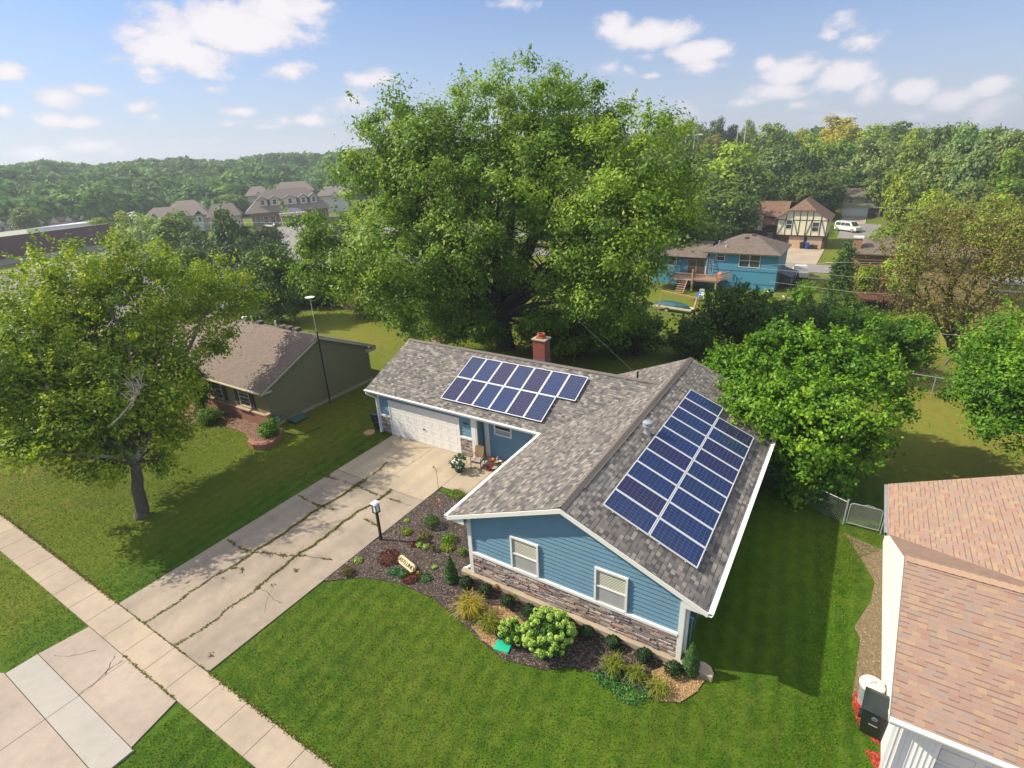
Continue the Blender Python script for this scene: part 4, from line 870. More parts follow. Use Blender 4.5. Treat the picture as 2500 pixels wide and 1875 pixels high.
# name stone
q=onZ(1003,1388); ns_=thing('name_stone','tan engraved name stone lying back among the red groundcover','stone sign',(-2.62,-.98,0),R(-14))
STC=plain('sandstone',(.58,.46,.27),.85,var=.1,scale=6,bstr=.2)
m=MB(); T0=Matrix.Rotation(R(-46),4,'X'); m.T=T0
m=MB(T0)
out=[(-.50,0),(-.53,.16),(-.47,.27),(-.40,.31),(.44,.31),(.52,.25),(.54,.10),(.50,0)]
m.poly([(a,-.06,b) for a,b in out]); m.poly([(a,.06,b) for a,b in out][::-1])
for i in range(len(out)):
    a,b=out[i],out[(i+1)%len(out)]; m.poly([(a[0],-.06,a[1]),(a[0],.06,a[1]),(b[0],.06,b[1]),(b[0],-.06,b[1])])
m.build('stone',STC,ns_,bevel=.015)
nrm=T0@Vector((0,-1,0)); tl=text_mesh('lettering','EASTLUND',.215,plain('engraved',(.09,.07,.04),.8),ns_,T0@Vector((.0,-.068,.15)),(R(44),0,0),.010)
# green utility lid
q=onZ(1228,1580); m=MB(); m.prism([(-.26,-.2),(.26,-.2),(.26,.2),(-.26,.2)],0,.07); o=m.build('utility_cover',plain('lid_green',(.012,.42,.25),.45),bevel=.02); o.location=(q[0],q[1],0.0); o.rotation_euler=(0,0,R(12)); tag(o,'bright green plastic utility lid at the lawn edge','utility cover')
m=MB(); m.lathe([(0,.07),(.025,.07),(.025,.075),(0,.075)],.0,.12,0,8); m.lathe([(0,.07),(.025,.07),(.025,.075),(0,.075)],.1,.13,0,8); m.build('bolt',MC['dark_metal'],o)
m=MB(); m.lathe([(0,0),(.12,0),(.13,.05),(.08,.10),(0,.11)],0,0,0,14); o=m.build('splash_stone',WHITEV); q=onZ(1138,1392); o.location=(q[0],q[1],.02); tag(o,'white downspout outlet dish beside the left front corner','drain')
rk=MB(); 
for k in range(1): rk.lathe([(0,-.05),(.34,-.05),(.30,.10),(.16,.17),(0,.18)],0,0,0,9)
o=rk.build('boulder',plain('boulder',(.42,.32,.28),.9,var=.2,bstr=.4)); q=onZ(1712,1634); o.location=(q[0],q[1],0); o.scale=(1.1,.7,1.1); tag(o,'pinkish rock at the right end of the flower bed','rock')
# ================================================================ far buildings
def win(parent,T,x,z,w,h_,y=0.,frm=WHITEV,gl=None,cross=True,name='window'):
    m=MB(T); f=.07
    m.box(x,y-.05,z,x+f,y,z+h_); m.box(x+w-f,y-.05,z,x+w,y,z+h_); m.box(x+f,y-.05,z,x+w-f,y,z+f); m.box(x+f,y-.05,z+h_-f,x+w-f,y,z+h_)
    if cross: m.box(x+f,y-.045,z+h_/2-.03,x+w-f,y-.001,z+h_/2+.03)
    o=m.build(name,frm,parent); g=MB(T); g.box(x+f,y-.02,z+f,x+w-f,y-.002,z+h_-f); g.build('pane',gl or GLASS,o); return o
def hiproof(m,x0,y0,x1,y1,z,rise,inset,t=.15):
    r0=(x0+inset,(y0+y1)/2,z+rise); r1=(x1-inset,(y0+y1)/2,z+rise)
    m.slab([(x0,y0,z),(x1,y0,z),r1,r0],t*.3); m.slab([(x1,y1,z),(x0,y1,z),r0,r1],t*.3); m.slab([(x0,y1,z),(x0,y0,z),r0],t*.3); m.slab([(x1,y0,z),(x1,y1,z),r1],t*.3)
    m.box(x0,y0,z-t,x1,y1,z-.01)
shD=shingle('far_brown_shingles',[(.19,.15,.125),(.22,.175,.145),(.17,.135,.115)],row=.3,tab=.35,shadow=.25)
shE=shingle('far_red_shingles',[(.22,.13,.09),(.25,.15,.10),(.20,.115,.085)],row=.3,tab=.35,shadow=.25)
# ---- bright blue split level house
BLU=plain('bright_blue_siding',(.07,.27,.42),.6,var=.05)
bh=thing('split_level_house','bright blue two storey house with wooden deck beyond the hedge','house',(0,70,-5))
m=MB(); m.box(-8.2,0,0,.95,9,5.0); m.box(-16.5,.4,0,-8.2,9,3.9); m.build('wall',BLU,bh)
m=MB(); hiproof(m,-9.0,-.6,1.35,9.4,5.15,2.0,4.4); m.slab([(-17,-.2,4.2),(-8.6,-.2,4.2),(-8.6,4.6,5.9),(-17,4.6,5.9)],.06); m.slab([(-17,4.6,5.9),(-8.6,4.6,5.9),(-8.6,9.4,4.2),(-17,9.4,4.2)],.06); m.build('roof',shD,bh)
m=MB(); m.box(-8.2,-.03,2.62,.95,-.001,2.70); m.box(-8.2,-.03,.9,.95,-.001,.97); m.build('band',plain('deep_blue_band',(.03,.12,.2),.6),bh)
win(bh,None,-4.1,3.2,1.4,1.9); win(bh,None,-2.72,3.2,1.4,1.9); win(bh,None,-7.3,3.9,1.25,1.3); win(bh,None,-14.3,2.7,1.3,1.4,.4)
sd=win(bh,None,-11.3,1.5,1.25,2.3,.4,plain('cedar_frame',(.45,.22,.10),.6),cross=False,name='sliding_door'); win(bh,None,-10.02,1.5,1.25,2.3,.4,MC['cedar_frame'],cross=False,name='sliding_door')
m=MB(); m.box(-8.7,.3,1.5,-8.55,.399,3.8); m.build('door_trim',WHITEV,bh)
m=MB(); m.slab([(.95,1.5,2.5),(2.9,1.5,1.9),(2.9,6.5,1.9),(.95,6.5,2.5)],.12); m.build('carport_roof',plain('carport_dark',(.055,.055,.065),.5),bh); boxes('post',BLU,bh,[(2.7,1.6,0,2.8,1.7,1.85),(2.7,6.3,0,2.8,6.4,1.85)])
for x,y in ((-4.0,3.2),(-3.2,4.0),(-12,3.8)): m=MB(); z=5.15+ (2.0*(y+.6)/5 if x>-8 else .75); m.box(x-.2,y-.2,z-.1,x+.2,y+.2,z+.25); m.build('box_vent',MC['vent_dark'],bh)
m=MB(); m.tube([(-7.3,1.5,5.6),(-7.3,1.5,6.5)],.13,8); m.build('flue',GALV,bh)
m=MB(); m.tube([(-6.2,.8,5.5),(-6.2,.8,6.0)],.08,8); m.build('vent_pipe',WHITEV,bh)
# deck (bolted to the house)
WOOD=plain('deck_wood',(.36,.22,.155),.8,var=.2); NEWW=plain('new_lumber',(.42,.29,.12),.8)
dk=MB(); dk.box(-12.6,-3.6,1.5,-5.9,.38,1.62); d_=dk.build('deck',WOOD,bh)
m=MB(); m.box(-12.6,-3.66,2.50,-6.2,-3.55,2.58); m.bar((-6.2,-3.6,2.54),(-5.0,-.2,2.54),.1,.08)
for k in range(34): x=-9.6+k*.1; m.box(x,-3.62,1.55,x+.04,-3.58,2.5)
for k in range(18): t=k/17; m.box(-6.2+1.2*t,-3.6+3.4*t,1.55,-6.14+1.2*t,-3.54+3.4*t,2.5)
m.build('railing',WOOD,d_)
boxes('post',NEWW,d_,[(-9.5,-3.55,0,-9.3,-3.4,1.5),(-6.3,-3.6,0,-6.1,-3.4,1.5),(-9.55,-3.75,0,-9.35,-3.6,3.2)])
m=MB()
for k in range(6): m.box(-11.4,-3.7-k*.32,1.25-k*.24,-10.2,-3.4-k*.32,1.30-k*.24)
m.bar((-10.1,-3.6,1.6),(-10.1,-5.6,.1),.1,.3); m.build('steps',WOOD,d_)
oc=thing('lounge_chair','orange folding chair on the blue house deck','chair',(-6.4,68.3,-3.38),R(-20)); ORG=plain('orange_fabric',(.75,.12,.04),.6)
m=MB(); m.poly([(-.25,-.25,.3),(.25,-.25,.3),(.25,.2,.28),(-.25,.2,.28)]); m.poly([(-.25,.2,.28),(.25,.2,.28),(.25,.45,.95),(-.25,.45,.95)]); m.build('seat',ORG,oc)
m=MB(); m.bar((-.25,-.3,0),(-.25,.3,.5),.03); m.bar((.25,-.3,0),(.25,.3,.5),.03); m.bar((-.25,.35,0),(-.25,-.2,.32),.03); m.bar((.25,.35,0),(.25,-.2,.32),.03); m.build('frame',GALV,oc)
def simplechair(loc,rz,col,lab,s=1.):
    c=thing('lawn_chair',lab,'chair',loc,rz,None); mt=plain('chair_%d%d%d'%tuple(int(x*99) for x in col),col,.5)
    m=MB(); m.box(-.25*s,-.25*s,.38*s,.25*s,.25*s,.42*s); m.build('seat',mt,c)
    m=MB(); m.box(-.25*s,.22*s,.42*s,-.19*s,.27*s,.95*s); m.box(.19*s,.22*s,.42*s,.25*s,.27*s,.95*s); m.box(-.19*s,.22*s,.78*s,.19*s,.27*s,.97*s); m.box(-.19*s,.22*s,.5*s,.19*s,.27*s,.66*s); m.build('backrest',mt,c)
    for a in (-1,1):
        for b in (-1,1): m=MB(); m.bar((a*.22*s,b*.22*s,.4*s),(a*.26*s,b*.27*s,0),.04*s); m.build('leg',mt,c)
    return c
g_=lambda u,v:tuple(float(x) for x in gnd(u,v))
simplechair(g_(1712,728),R(10),(.8,.8,.78),'white plastic lawn chair below the blue house deck',1.25); simplechair(g_(1702,733),R(-30),(.05,.16,.6),'blue plastic lawn chair left of the white one',1.1)
simplechair(g_(1738,712),R(20),(.04,.12,.5),'blue folding chair at the right end of the deck',1.2); simplechair(g_(1692,735),R(40),(.6,.05,.15),'small pink red chair left of the blue lawn chair',.7)
bc=thing('lawn_chair','weathered wooden garden chair with slatted back right of the blue house','chair',g_(1924,740),R(-160)); WB=plain('weathered_wood',(.60,.52,.40),.8)
m=MB()
for k in range(4): m.bar((-.36+k*.24,.1,.5),(-.40+k*.26,.7,1.7),.2,.05)
m.build('backrest',WB,bc); m=MB(); m.box(-.5,-.6,.42,.5,.15,.5); m.build('seat',WB,bc)
for a in (-1,1): m=MB(); m.box(a*.6-.09,-.7,.75,a*.6+.09,.3,.82); m.build('armrest',WB,bc); m=MB(); m.box(a*.55-.05,-.65,0,a*.55+.05,-.55,.75); m.build('leg',WB,bc)
wc=simplechair(g_(1878,735),R(150),(.7,.6,.5),'pale metal garden chair beside the blue house wall',1.4); simplechair(g_(1896,742),R(60),(.55,.42,.33),'tan garden chair facing the blue house wall',1.3)
la=thing('ladder','tall aluminium ladder leaning on the blue house wall','ladder',(-7.55,69.6,-3.38)); m=MB(); m.bar((-.9,-.1,0),(-.8,.3,2.9),.07); m.bar((.1,-.1,0),(.0,.3,2.9),.07)
for k in range(8): m.bar((-.9+.01*k,-.1+.05*k,.3+.35*k),(.1-.01*k,-.1+.05*k,.3+.35*k),.04)
m.build('frame',GALV,la)
# trailer with covered load
tr=thing('utility_trailer','flat trailer with teal covered load in the blue house yard','trailer',g_(1652,762),R(-8)); m=MB(); m.box(-3.2,-.9,.5,2.0,.9,.62); m.box(-3.3,-1.0,.62,2.1,-.93,.85); m.build('bed',WB,tr)
for x in (-.9,): 
    for s in (-1,1): m=MB(); m.tube([(x,s*1.0-.1,.36),(x,s*1.0+.1,.36)],.36,14); w_=m.build('wheel',MC['rubber'],tr); m=MB(); m.tube([(x,s*1.12-.005,.36),(x,s*1.12+.005,.36)],.2,12); m.build('rim',GALV,w_)
Pm=MB(); Pm.lathe([(0,1.25),(.6,1.2),(1.0,.95),(1.15,.63)],0,0,0,10); o=Pm.build('tarp',plain('tarp_teal',(.008,.075,.09),.5),tr); o.scale=(2.2,.8,1); o.location=(-.7,0,0)
wf=thing('goal_frame','new timber goal frame standing in the blue house yard','timber frame',g_(1688,778),0); m=MB(); m.bar((0,0,0),(.25,.5,1.9),.16); m.bar((.25,.5,1.9),(-3.2,.6,2.25),.13); m.bar((-3.2,.6,2.25),(-3.4,.4,.2),.12); m.bar((.25,.5,1.9),(.55,-.3,.1),.12); m.build('beams',NEWW,wf)
# ---- vehicles
def wheelset(root,xs,yw,r):
    for x in xs:
        for s in (-1,1):
            m=MB(); m.tube([(x,s*yw-.1,r),(x,s*yw+.1,r)],r,14); w_=m.build('wheel',MC['rubber'],root); m=MB(); m.tube([(x,s*(yw+.11)-.005,r),(x,s*(yw+.11)+.005,r)],r*.6,12); m.build('rim',GALV,w_)
def vehicle(name,lab,loc,rz,col,kind='sedan',grp=None,cat='car'):
    c=thing(name,lab,cat,loc,rz,grp); paint=plain('paint_%d_%d_%d'%tuple(int(x*99) for x in col),col,.25,coat=.6,var=.02); W=.88
    if kind=='van': body=[(-2.6,.35),(-2.6,1.05),(-2.5,1.95),(-2.3,2.08),(1.0,2.05),(1.75,1.2),(2.45,1.02),(2.6,.8),(2.6,.35)]; gl=[[(-2.3,1.25),(-2.25,1.85),(-1.2,1.85),(-1.2,1.25)],[(-1.1,1.25),(-1.1,1.85),(-.2,1.85),(-.2,1.25)],[(-.1,1.25),(-.1,1.85),(.8,1.83),(1.25,1.25)]]; ws=[(1.05,2.0),(1.72,1.22)]; W=.98
    elif kind=='pickup': body=[(-2.6,.4),(-2.6,1.1),(-.6,1.1),(-.55,1.75),(.55,1.75),(1.15,1.1),(2.5,1.0),(2.6,.7),(2.6,.4)]; gl=[[(-.45,1.15),(-.4,1.65),(.45,1.65),(.85,1.15)]]; ws=[(.58,1.72),(1.12,1.12)]; W=.95
    else: body=[(-2.2,.3),(-2.25,.8),(-1.9,.95),(-1.35,1.0),(-.85,1.42),(.35,1.42),(1.0,.98),(2.0,.85),(2.2,.6),(2.2,.3)]; gl=[[(-1.15,1.02),(-.78,1.34),(-.28,1.35),(-.28,1.02)],[(-.2,1.02),(-.2,1.35),(.3,1.34),(.8,1.0)]]; ws=[(.38,1.4),(.98,1.0)]
    m=MB(); n=len(body); zt=max(z for _,z in body)
    y=lambda z:W if z<1.05 else W*(1-.16*(z-1.05)/(zt-1.0))
    m.poly([(a,-y(z),z) for a,z in body]); m.poly([(a,y(z),z) for a,z in body][::-1])
    for i in range(n): a,b=body[i],body[(i+1)%n]; m.poly([(a[0],-y(a[1]),a[1]),(a[0],y(a[1]),a[1]),(b[0],y(b[1]),b[1]),(b[0],-y(b[1]),b[1])])
    m.build('body',paint,c,bevel=.04)
    for G in gl:
        for s in (-1,1): m=MB(); P=[(a,s*(y(z)+.012),z) for a,z in G]; m.poly(P if s<0 else P[::-1]); m.build('side_window',GLASS,c)
    (xa_,za_),(xb_,zb_)=ws; m=MB(); m.poly([(xa_+.04,-y(za_)+.1,za_+.0),(xb_+.02,-y(zb_)+.1,zb_+.03),(xb_+.02,y(zb_)-.1,zb_+.03),(xa_+.04,y(za_)-.1,za_)]); m.build('windscreen',GLASS,c)
    for s in (-1,1): m=MB(); m.box(body[-2][0]-.03,s*W*.7-.13,.62,body[-2][0]+.03,s*W*.7+.13,.78); m.build('headlight',plain('headlight',(.8,.8,.75),.15),c)
    wheelset(c,(body[0][0]+.85,body[-1][0]-.85),W-.08,.36 if kind!='sedan' else .32); return c
vehicle('van','white passenger van parked beside the half timbered house',(6.9,128.2,terr(6.9,128.2)),R(-35),(.66,.72,.70),'van',cat='van')
vehicle('pickup_truck','white pickup truck parked at the kerb by the blue house',(2.9,81.5,-5),R(100),(.75,.75,.75),'pickup',cat='truck')
bt=thing('slatted_trailer','black slatted trailer standing behind the white pickup','trailer',(1.8,75.6,-5),R(8)); m=MB(); m.box(-1.4,-1.6,.45,1.4,1.8,.55); 
for k in range(11): m.box(-1.4+k*.27,-1.65,.55,-1.3+k*.27,-1.6,1.7); m.box(-1.4+k*.27,1.75,.55,-1.3+k*.27,1.8,1.7)
for k in range(8): m.box(-1.42,-1.6+k*.45,.55,-1.38,-1.5+k*.45,1.6); m.box(1.38,-1.6+k*.45,.55,1.42,-1.5+k*.45,1.6)
m.build('box_body',plain('trailer_black',(.02,.02,.028),.4),bt)
for s in (-1,1): m=MB(); m.tube([(s*1.5-.1,.2,.35),(s*1.5+.1,.2,.35)],.35,12); m.build('wheel',MC['rubber'],bt)
# ---- half timbered house
td=thing('tudor_house','half timbered cream and brown house with two garage doors','house',(0,106.7,-5)); CRM=plain('stucco_cream',(.80,.76,.55),.8,var=.04); TIM=plain('timber_brown',(.055,.03,.03),.7); BRN=plain('brick_plum',(.10,.05,.045),.85)
m=MB(); m.prism([(-4.3,.35),(4.1,.35),(4.1,9),(-4.3,9)],0,2.35); m.prism([(-11.0,3.7),(-4.3,3.7),(-4.3,10),(-11,10)],0,3.0); m.build('lower_wall',BRN,td)
m=MB(); m.prism([(-4.4,0),(4.15,0),(4.15,9),(-4.4,9)],2.36,5.3)
m.poly([(-4.4,0,5.3),(4.15,0,5.3),(4.15,0,5.5),(2.0,0,6.95),(-2.6,0,6.95),(-4.4,0,5.6)]); m.prism([(-11.4,3.3),(-7.4,3.3),(-7.4,9.8),(-11.4,9.8)],2.6,6.2); m.build('upper_wall',CRM,td)
m=MB()
for x in (-4.4,-2.95,-1.75,-.6,.55,1.55,2.95,4.05): m.box(x-.06,-.05,2.36,x+.06,-.001,min(6.85,5.4+max(0,(min(x+4.4,4.15-x))*.65)))
m.box(-4.34,-.045,2.36,4.1,-.001,2.5); m.box(-4.34,-.045,5.2,4.1,-.001,5.32)
for a,b in (((-3.05,5.2),(-4.3,2.5)),((-1.65,5.2),(-.7,2.5)),((1.45,5.2),(.65,2.5)),((3.05,5.2),(4.0,2.5))): m.bar((a[0],-.03,a[1]),(b[0],-.03,b[1]),.06,.14,up=(0,1,0))
m.build('timber_frame',TIM,td); m=MB()
for x in (-11.4,-10.2,-8.55,-7.4): m.box(x-.06,3.25,2.6,x+.06,3.299,6.1)
m.box(-11.3,3.26,5.9,-7.5,3.299,6.05); m.box(-11.3,3.26,2.6,-7.5,3.299,2.72)
m.bar((-10.25,3.27,5.8),(-11.3,3.27,2.8),.05,.12,up=(0,1,0)); m.bar((-8.5,3.27,5.8),(-7.5,3.27,2.8),.05,.12,up=(0,1,0)); m.build('timber_frame',TIM,td)
win(td,None,-2.9,3.6,1.1,1.7); win(td,None,1.6,3.2,1.2,1.8); win(td,None,-10.1,3.9,1.45,1.9,3.3)
m=MB(); m.slab([(-4.9,-.45,5.4),(-2.6,-.45,7.09),(-.4,2.8,8.7),(-.4,9.4,8.7),(-4.9,9.4,5.4)],.12); m.slab([(4.7,-.45,5.3),(4.7,9.4,5.3),(-.4,9.4,8.7),(-.4,2.8,8.7),(2.0,-.45,7.1)],.12); m.slab([(-2.6,-.45,7.09),(2.0,-.45,7.1),(-.4,2.8,8.7)],.1)
m.slab([(-12,4.6,5.6),(-3.2,2.8,5.4),(-3.2,6.4,8.1),(-9.2,6.4,8.1)],.12); m.slab([(-9.2,6.4,8.1),(-2,6.4,8.1),(-2,10,5.8),(-12,10,5.8)],.12); m.slab([(-12,3.0,5.9),(-7.1,3.0,5.9),(-8.3,4.3,7.1),(-10.6,4.3,7.1)],.1); m.slab([(-7.4,2.6,4.0),(-4.4,2.6,4.0),(-4.4,4.8,6.6),(-7.4,4.8,6.6)],.1)
m.build('roof',shE,td)
for x in (-2.0,1.1):
    m=MB(); m.box(x,.30,0,x+2.55,.349,2.2); m.build('garage_door',plain('garage_peach',(.62,.42,.29),.7),td)
m=MB(); m.box(-6.4,3.6,.3,-5.4,3.69,2.4); m.build('front_door',plain('door_grey',(.3,.27,.25),.6),td)
for u,v,c_,l in ((1957,607,(.012,.015,.016),'black bin left of the blue bin in front of the garage'),(1969,608,(.01,.07,.35),'blue recycling bin in front of the half timbered house garage'),(1982,608,(.02,.02,.018),'first small black bin right of the blue bin'),(1991,609,(.03,.022,.018),'last small dark bin right of the blue bin')):
    q=gnd(u,v); wheelie((q[0],q[1]-.3,-5),0,l,plain('bin_%d'%u,c_,.4),1.15 if u<1975 else .8)
# ---- green house far behind
gh=thing('split_level_house','pale green two storey house with white garage doors far behind','house',(0,145,-3.45)); GRN=plain('sage_siding',(.36,.40,.22),.7)
m=MB(); m.box(4.4,.0,2.35,12.5,9,4.6); m.build('upper_wall',GRN,gh); m=MB(); m.box(4.6,.5,0,12.4,9,2.34); m.build('lower_wall',WHITEV,gh)
m=MB(); m.slab([(3.9,-.6,4.7),(13,-.6,4.7),(13,4.3,6.5),(3.9,4.3,6.5)],.12); m.slab([(3.9,4.3,6.5),(13,4.3,6.5),(13,9.3,4.7),(3.9,9.3,4.7)],.12); m.box(3.9,-.6,4.45,13,-.5,4.6); m.build('roof',shD,gh)
for x in (5.5,8.7,10.6): win(gh,None,x,3.1,1.05,1.25)
for x in (5.0,7.4): m=MB(); m.box(x,.44,0,x+2.3,.499,2.2); m.build('garage_door',WHITEV,gh)
m=MB(); m.box(9.9,.3,0,12,.499,2.0); m.build('brick_panel',BRN,gh)
# ---- house with chimney, deck and vines
vh=thing('ranch_house','brown roofed house with brick chimney and vine covered deck','house',(0,72,-5)); TAN=plain('tan_siding',(.34,.25,.11),.8)
m=MB(); m.box(9.6,.2,0,24,9,5.6); m.build('wall',TAN,vh); m=MB(); m.slab([(9.1,-.6,5.6),(24.5,-.6,5.6),(24.5,4.6,7.4),(11.9,4.6,7.4)],.14); m.slab([(11.9,4.6,7.4),(24.5,4.6,7.4),(24.5,9.6,5.6),(9.1,9.6,5.6)],.14); m.slab([(9.1,9.6,5.6),(9.1,-.6,5.6),(11.9,4.6,7.4)],.14); m.build('roof',shD,vh)
m=MB(); m.box(9.25,.6,0,10.2,1.5,7.3); c_=m.build('chimney',brick('vine_house_brick',(.45,.20,.10),(.35,.15,.08),(.4,.3,.2)),vh); m=MB(); m.box(9.15,.5,7.3,10.3,1.6,7.5); m.build('chimney_cap',WHITEV,c_)
win(vh,None,10.4,2.6,2.6,2.0,.2)
REDW=plain('deck_redwood',(.20,.08,.05),.8,var=.2); m=MB(); m.box(10.3,-6.5,.9,17,0.1,1.02); d2=m.build('deck',REDW,vh)
m=MB(); m.box(10.3,-6.55,2.0,17,-6.45,2.1)
for k in range(44): m.box(10.35+k*.15,-6.52,1.0,10.42+k*.15,-6.48,2.0)
m.build('railing',REDW,d2); boxes('pergola_post',REDW,d2,[(x-.08,-6.4,0,x+.08,-6.25,2.2) for x in (10.35,13.6,16.9)]+[(x,-4,1,x+.14,-3.86,4.74) for x in (10.3,13.0)]); boxes('pergola_beam',REDW,d2,[(9.8,-4.2,4.75,13.8,-3.9,4.9),(9.8,-.4,4.75,13.8,-.1,4.9)])
# ---- hotel
ROOFH=plain('hotel_roof',(.185,.15,.135),.9,var=.08); HB=plain('hotel_brick',(.40,.20,.11),.85); HC=plain('hotel_cream',(.58,.50,.40),.8); HW_=plain('hotel_white',(.68,.64,.60),.7); SG_=plain('sign_lilac',(.52,.48,.58),.6)
ang=math.atan2(14.1,10.3); ho_=thing('hotel','large hotel with steep brown hipped roof and five dormers','hotel',(-161.0,99.4,-5.2),ang); ho_.scale=(1.42,1.1,1.0)
m=MB(); m.box(.5,.8,0,17.5,14,4.6); m.build('wall',HB,ho_)
m=MB(); hiproof(m,-.8,-.6,18.8,15,4.6,6.6,5.2); m.build('roof',ROOFH,ho_)
for k,(x,w_) in enumerate(((2.4,2.0),(5.0,2.0),(8.0,2.8),(11.6,1.6),(13.9,1.6))):
    m=MB(); m.box(x,1.6,6.0,x+w_,6,8.6); d_=m.build('dormer',HC,ho_); m=MB(); xc=x+w_/2; m.slab([(x-.3,1.3,8.4),(xc,1.3,9.5),(xc,7,9.5),(x-.3,7,8.4)],.12); m.slab([(xc,1.3,9.5),(x+w_+.3,1.3,8.4),(x+w_+.3,7,8.4),(xc,7,9.5)],.12); m.build('dormer_roof',ROOFH,d_)
    m=MB(); m.poly([(x,1.6,8.4),(x+w_,1.6,8.4),(xc,1.6,9.35)]); m.build('gable',HC,d_); win(d_,None,xc-.45,6.8,.9,1.5,1.6)
m=MB(); m.box(6.5,-3.6,3.3,12.5,1.0,4.1); po_=m.build('entrance_canopy',HC,ho_)
boxes('column',HW_,po_,[(6.6,-3.5,0,6.9,-3.2,3.3),(12.1,-3.5,0,12.4,-3.2,3.3)])
m=MB(); pts=[(9.5+2.1*math.cos(a),-3.7,4.4+1.3*math.sin(a)) for a in np.linspace(0,math.pi,14)]; m.poly(pts); m.build('sign_arch',SG_,ho_)
text_mesh('sign_lettering','Country',1.3,plain('sign_violet',(.75,.72,.80),.5),ho_,(8.8,-3.78,4.5),(R(90),0,0),.03)
for x in (1.2,2.9,4.4,13.4,15.2): win(ho_,None,x,1.0,1.1,2.3,.8)
for x in (7.2,8.5,9.8,11.1): win(ho_,None,x,.6,1.1,1.9,.8)
# hotel side wing
hw=thing('hotel_wing','long two storey cream wing with small gables left of the hotel','building',(-163.5,94.5,-5.2),ang+R(0))
m=MB(); m.box(-6.5,.5,0,2.8,9,4.4); m.box(-24,3,0,-6.5,12,5.2); m.build('wall',HC,hw); m=MB(); hiproof(m,-7.2,0,3.4,9.6,4.4,3.6,2.2); hiproof(m,-25,2.4,-6,12.6,5.2,2.8,3.); m.build('roof',ROOFH,hw)
for k,x in enumerate((-22.5,-18.5,-14.5,-10.0)):
    m=MB(); m.prism([(x,2.5),(x+1.8,2.5),(x+1.8,6),(x,6)],0,5.4); g_g=m.build('gable_bay',HW_,hw); m=MB(); m.slab([(x-.3,2.2,5.3),(x+.9,2.2,6.5),(x+.9,8,6.5),(x-.3,8,5.3)],.1); m.slab([(x+.9,2.2,6.5),(x+2.1,2.2,5.3),(x+2.1,8,5.3),(x+.9,8,6.5)],.1); m.build('bay_roof',ROOFH,g_g); win(g_g,None,x+.45,3.2,.9,1.4,2.5)
for x in (-5.6,-3.6,-.8): win(hw,None,x,1.0,1.3,2.6,.5)
# apartments
def apt(lab,p0,p1,zb,hh,rise,n,dep=11):
    zb=float(p0[2]); p0=np.array(p0[:2]);p1=np.array(p1[:2]); L=float(np.linalg.norm(p1-p0)); a=math.atan2(p1[1]-p0[1],p1[0]-p0[0])
    z_=zb-hh-rise; hh+=max(0,z_+5.5); z_=min(z_,-5.5) if z_>-5.5 else z_; t=thing('apartment_block',lab,'building',(p0[0],p0[1],z_),a,'apartment blocks in front of the woods'); m=MB(); m.box(0,0,0,L,dep,hh); m.build('wall',HW_,t); m=MB(); hiproof(m,-.8,-.8,L+.8,dep+.8,hh,rise,3.2); m.build('roof',ROOFH,t)
    for k in range(n):
        x=L*(k+.5)/n; m=MB(); m.poly([(x-1.3,-.9,hh-.3),(x+1.3,-.9,hh-.3),(x,-.9,hh+1.3)]); m.box(x-.9,-.3,0,x+.9,0,hh); d=m.build('bay',HW_,t); m=MB(); m.slab([(x-1.6,-1.1,hh-.4),(x,-1.1,hh+1.5),(x,3.5,hh+1.5),(x-1.6,3.5,hh-.4)],.12); m.slab([(x,-1.1,hh+1.5),(x+1.6,-1.1,hh-.4),(x+1.6,3.5,hh-.4),(x,3.5,hh+1.5)],.12); m.build('bay_roof',ROOFH,d)
        win(d,None,x-.6,hh-2.4,1.2,1.4,-.3); win(d,None,x-.6,hh-5.,1.2,1.4,-.3)
    return t
D_=lambda u,v,d: onD(u,v,d)
apt('long pale apartment block above the store roof at left',D_(72,525,252),D_(212,513,252),-6,5.6,2.6,4)
apt('pale apartment roof with four little gables left of the lamp posts',D_(245,501,268),D_(325,498,268),-6,5.8,2.4,4)
apt('low apartment block between the little gables and the hotel wing',D_(332,498,262),D_(400,495,262),-6,5.8,2.4,2)
apt('cut off apartment block at the far left edge',D_(-40,530,250),D_(28,524,250),-6,5.0,2.4,3)
apt('white gabled apartment block directly left of the hotel wing',D_(412,494,235),D_(492,490,235),-6,6.6,2.8,2)
apt('plain roofed block with white chimney behind the hotel',D_(598,458,250),D_(655,453,250),-4,9,3.2,1)
apt('wide roofed block rising behind the hotel ridge',D_(668,447,252),D_(760,440,252),-4,9.6,3.6,1)
apt('grey roofed block partly hidden behind the big tree',D_(775,458,240),D_(850,450,240),-4,7.5,3.2,1)
# store
sp0=gnd(-60,650); sp1=onD(262,600,190); d_=np.array([sp1[0]-sp0[0],sp1[1]-sp0[1]]); 
s0=np.array(onD(-120,560,175))[:2]; s1=np.array(onD(263,545,188))[:2]; L=float(np.linalg.norm(s1-s0)); sa=math.atan2(*(s1-s0)[::-1])
stt=thing('store_building','long low plum brick store with white roof units','building',(s0[0],s0[1],-5),sa)
m=MB(); m.box(0,0,1.3,L,.4,6.2); m.box(L-.4,.4,1.3,L,28,6.2); m.build('wall',plain('store_plum',(.13,.055,.06),.85,scale=.5),stt); m=MB(); m.box(0,.1,0,L,.5,1.29); m.build('base_band',plain('store_base',(.42,.38,.36),.8),stt)
m=MB(); m.box(0,.41,4.9,L-.41,28,5.2); m.build('roof',plain('membrane',(.30,.29,.25),.8),stt); m=MB(); m.box(0,-.05,6.2,L,.45,6.32); m.build('parapet_cap',plain('cap_green',(.40,.45,.25),.6),stt)
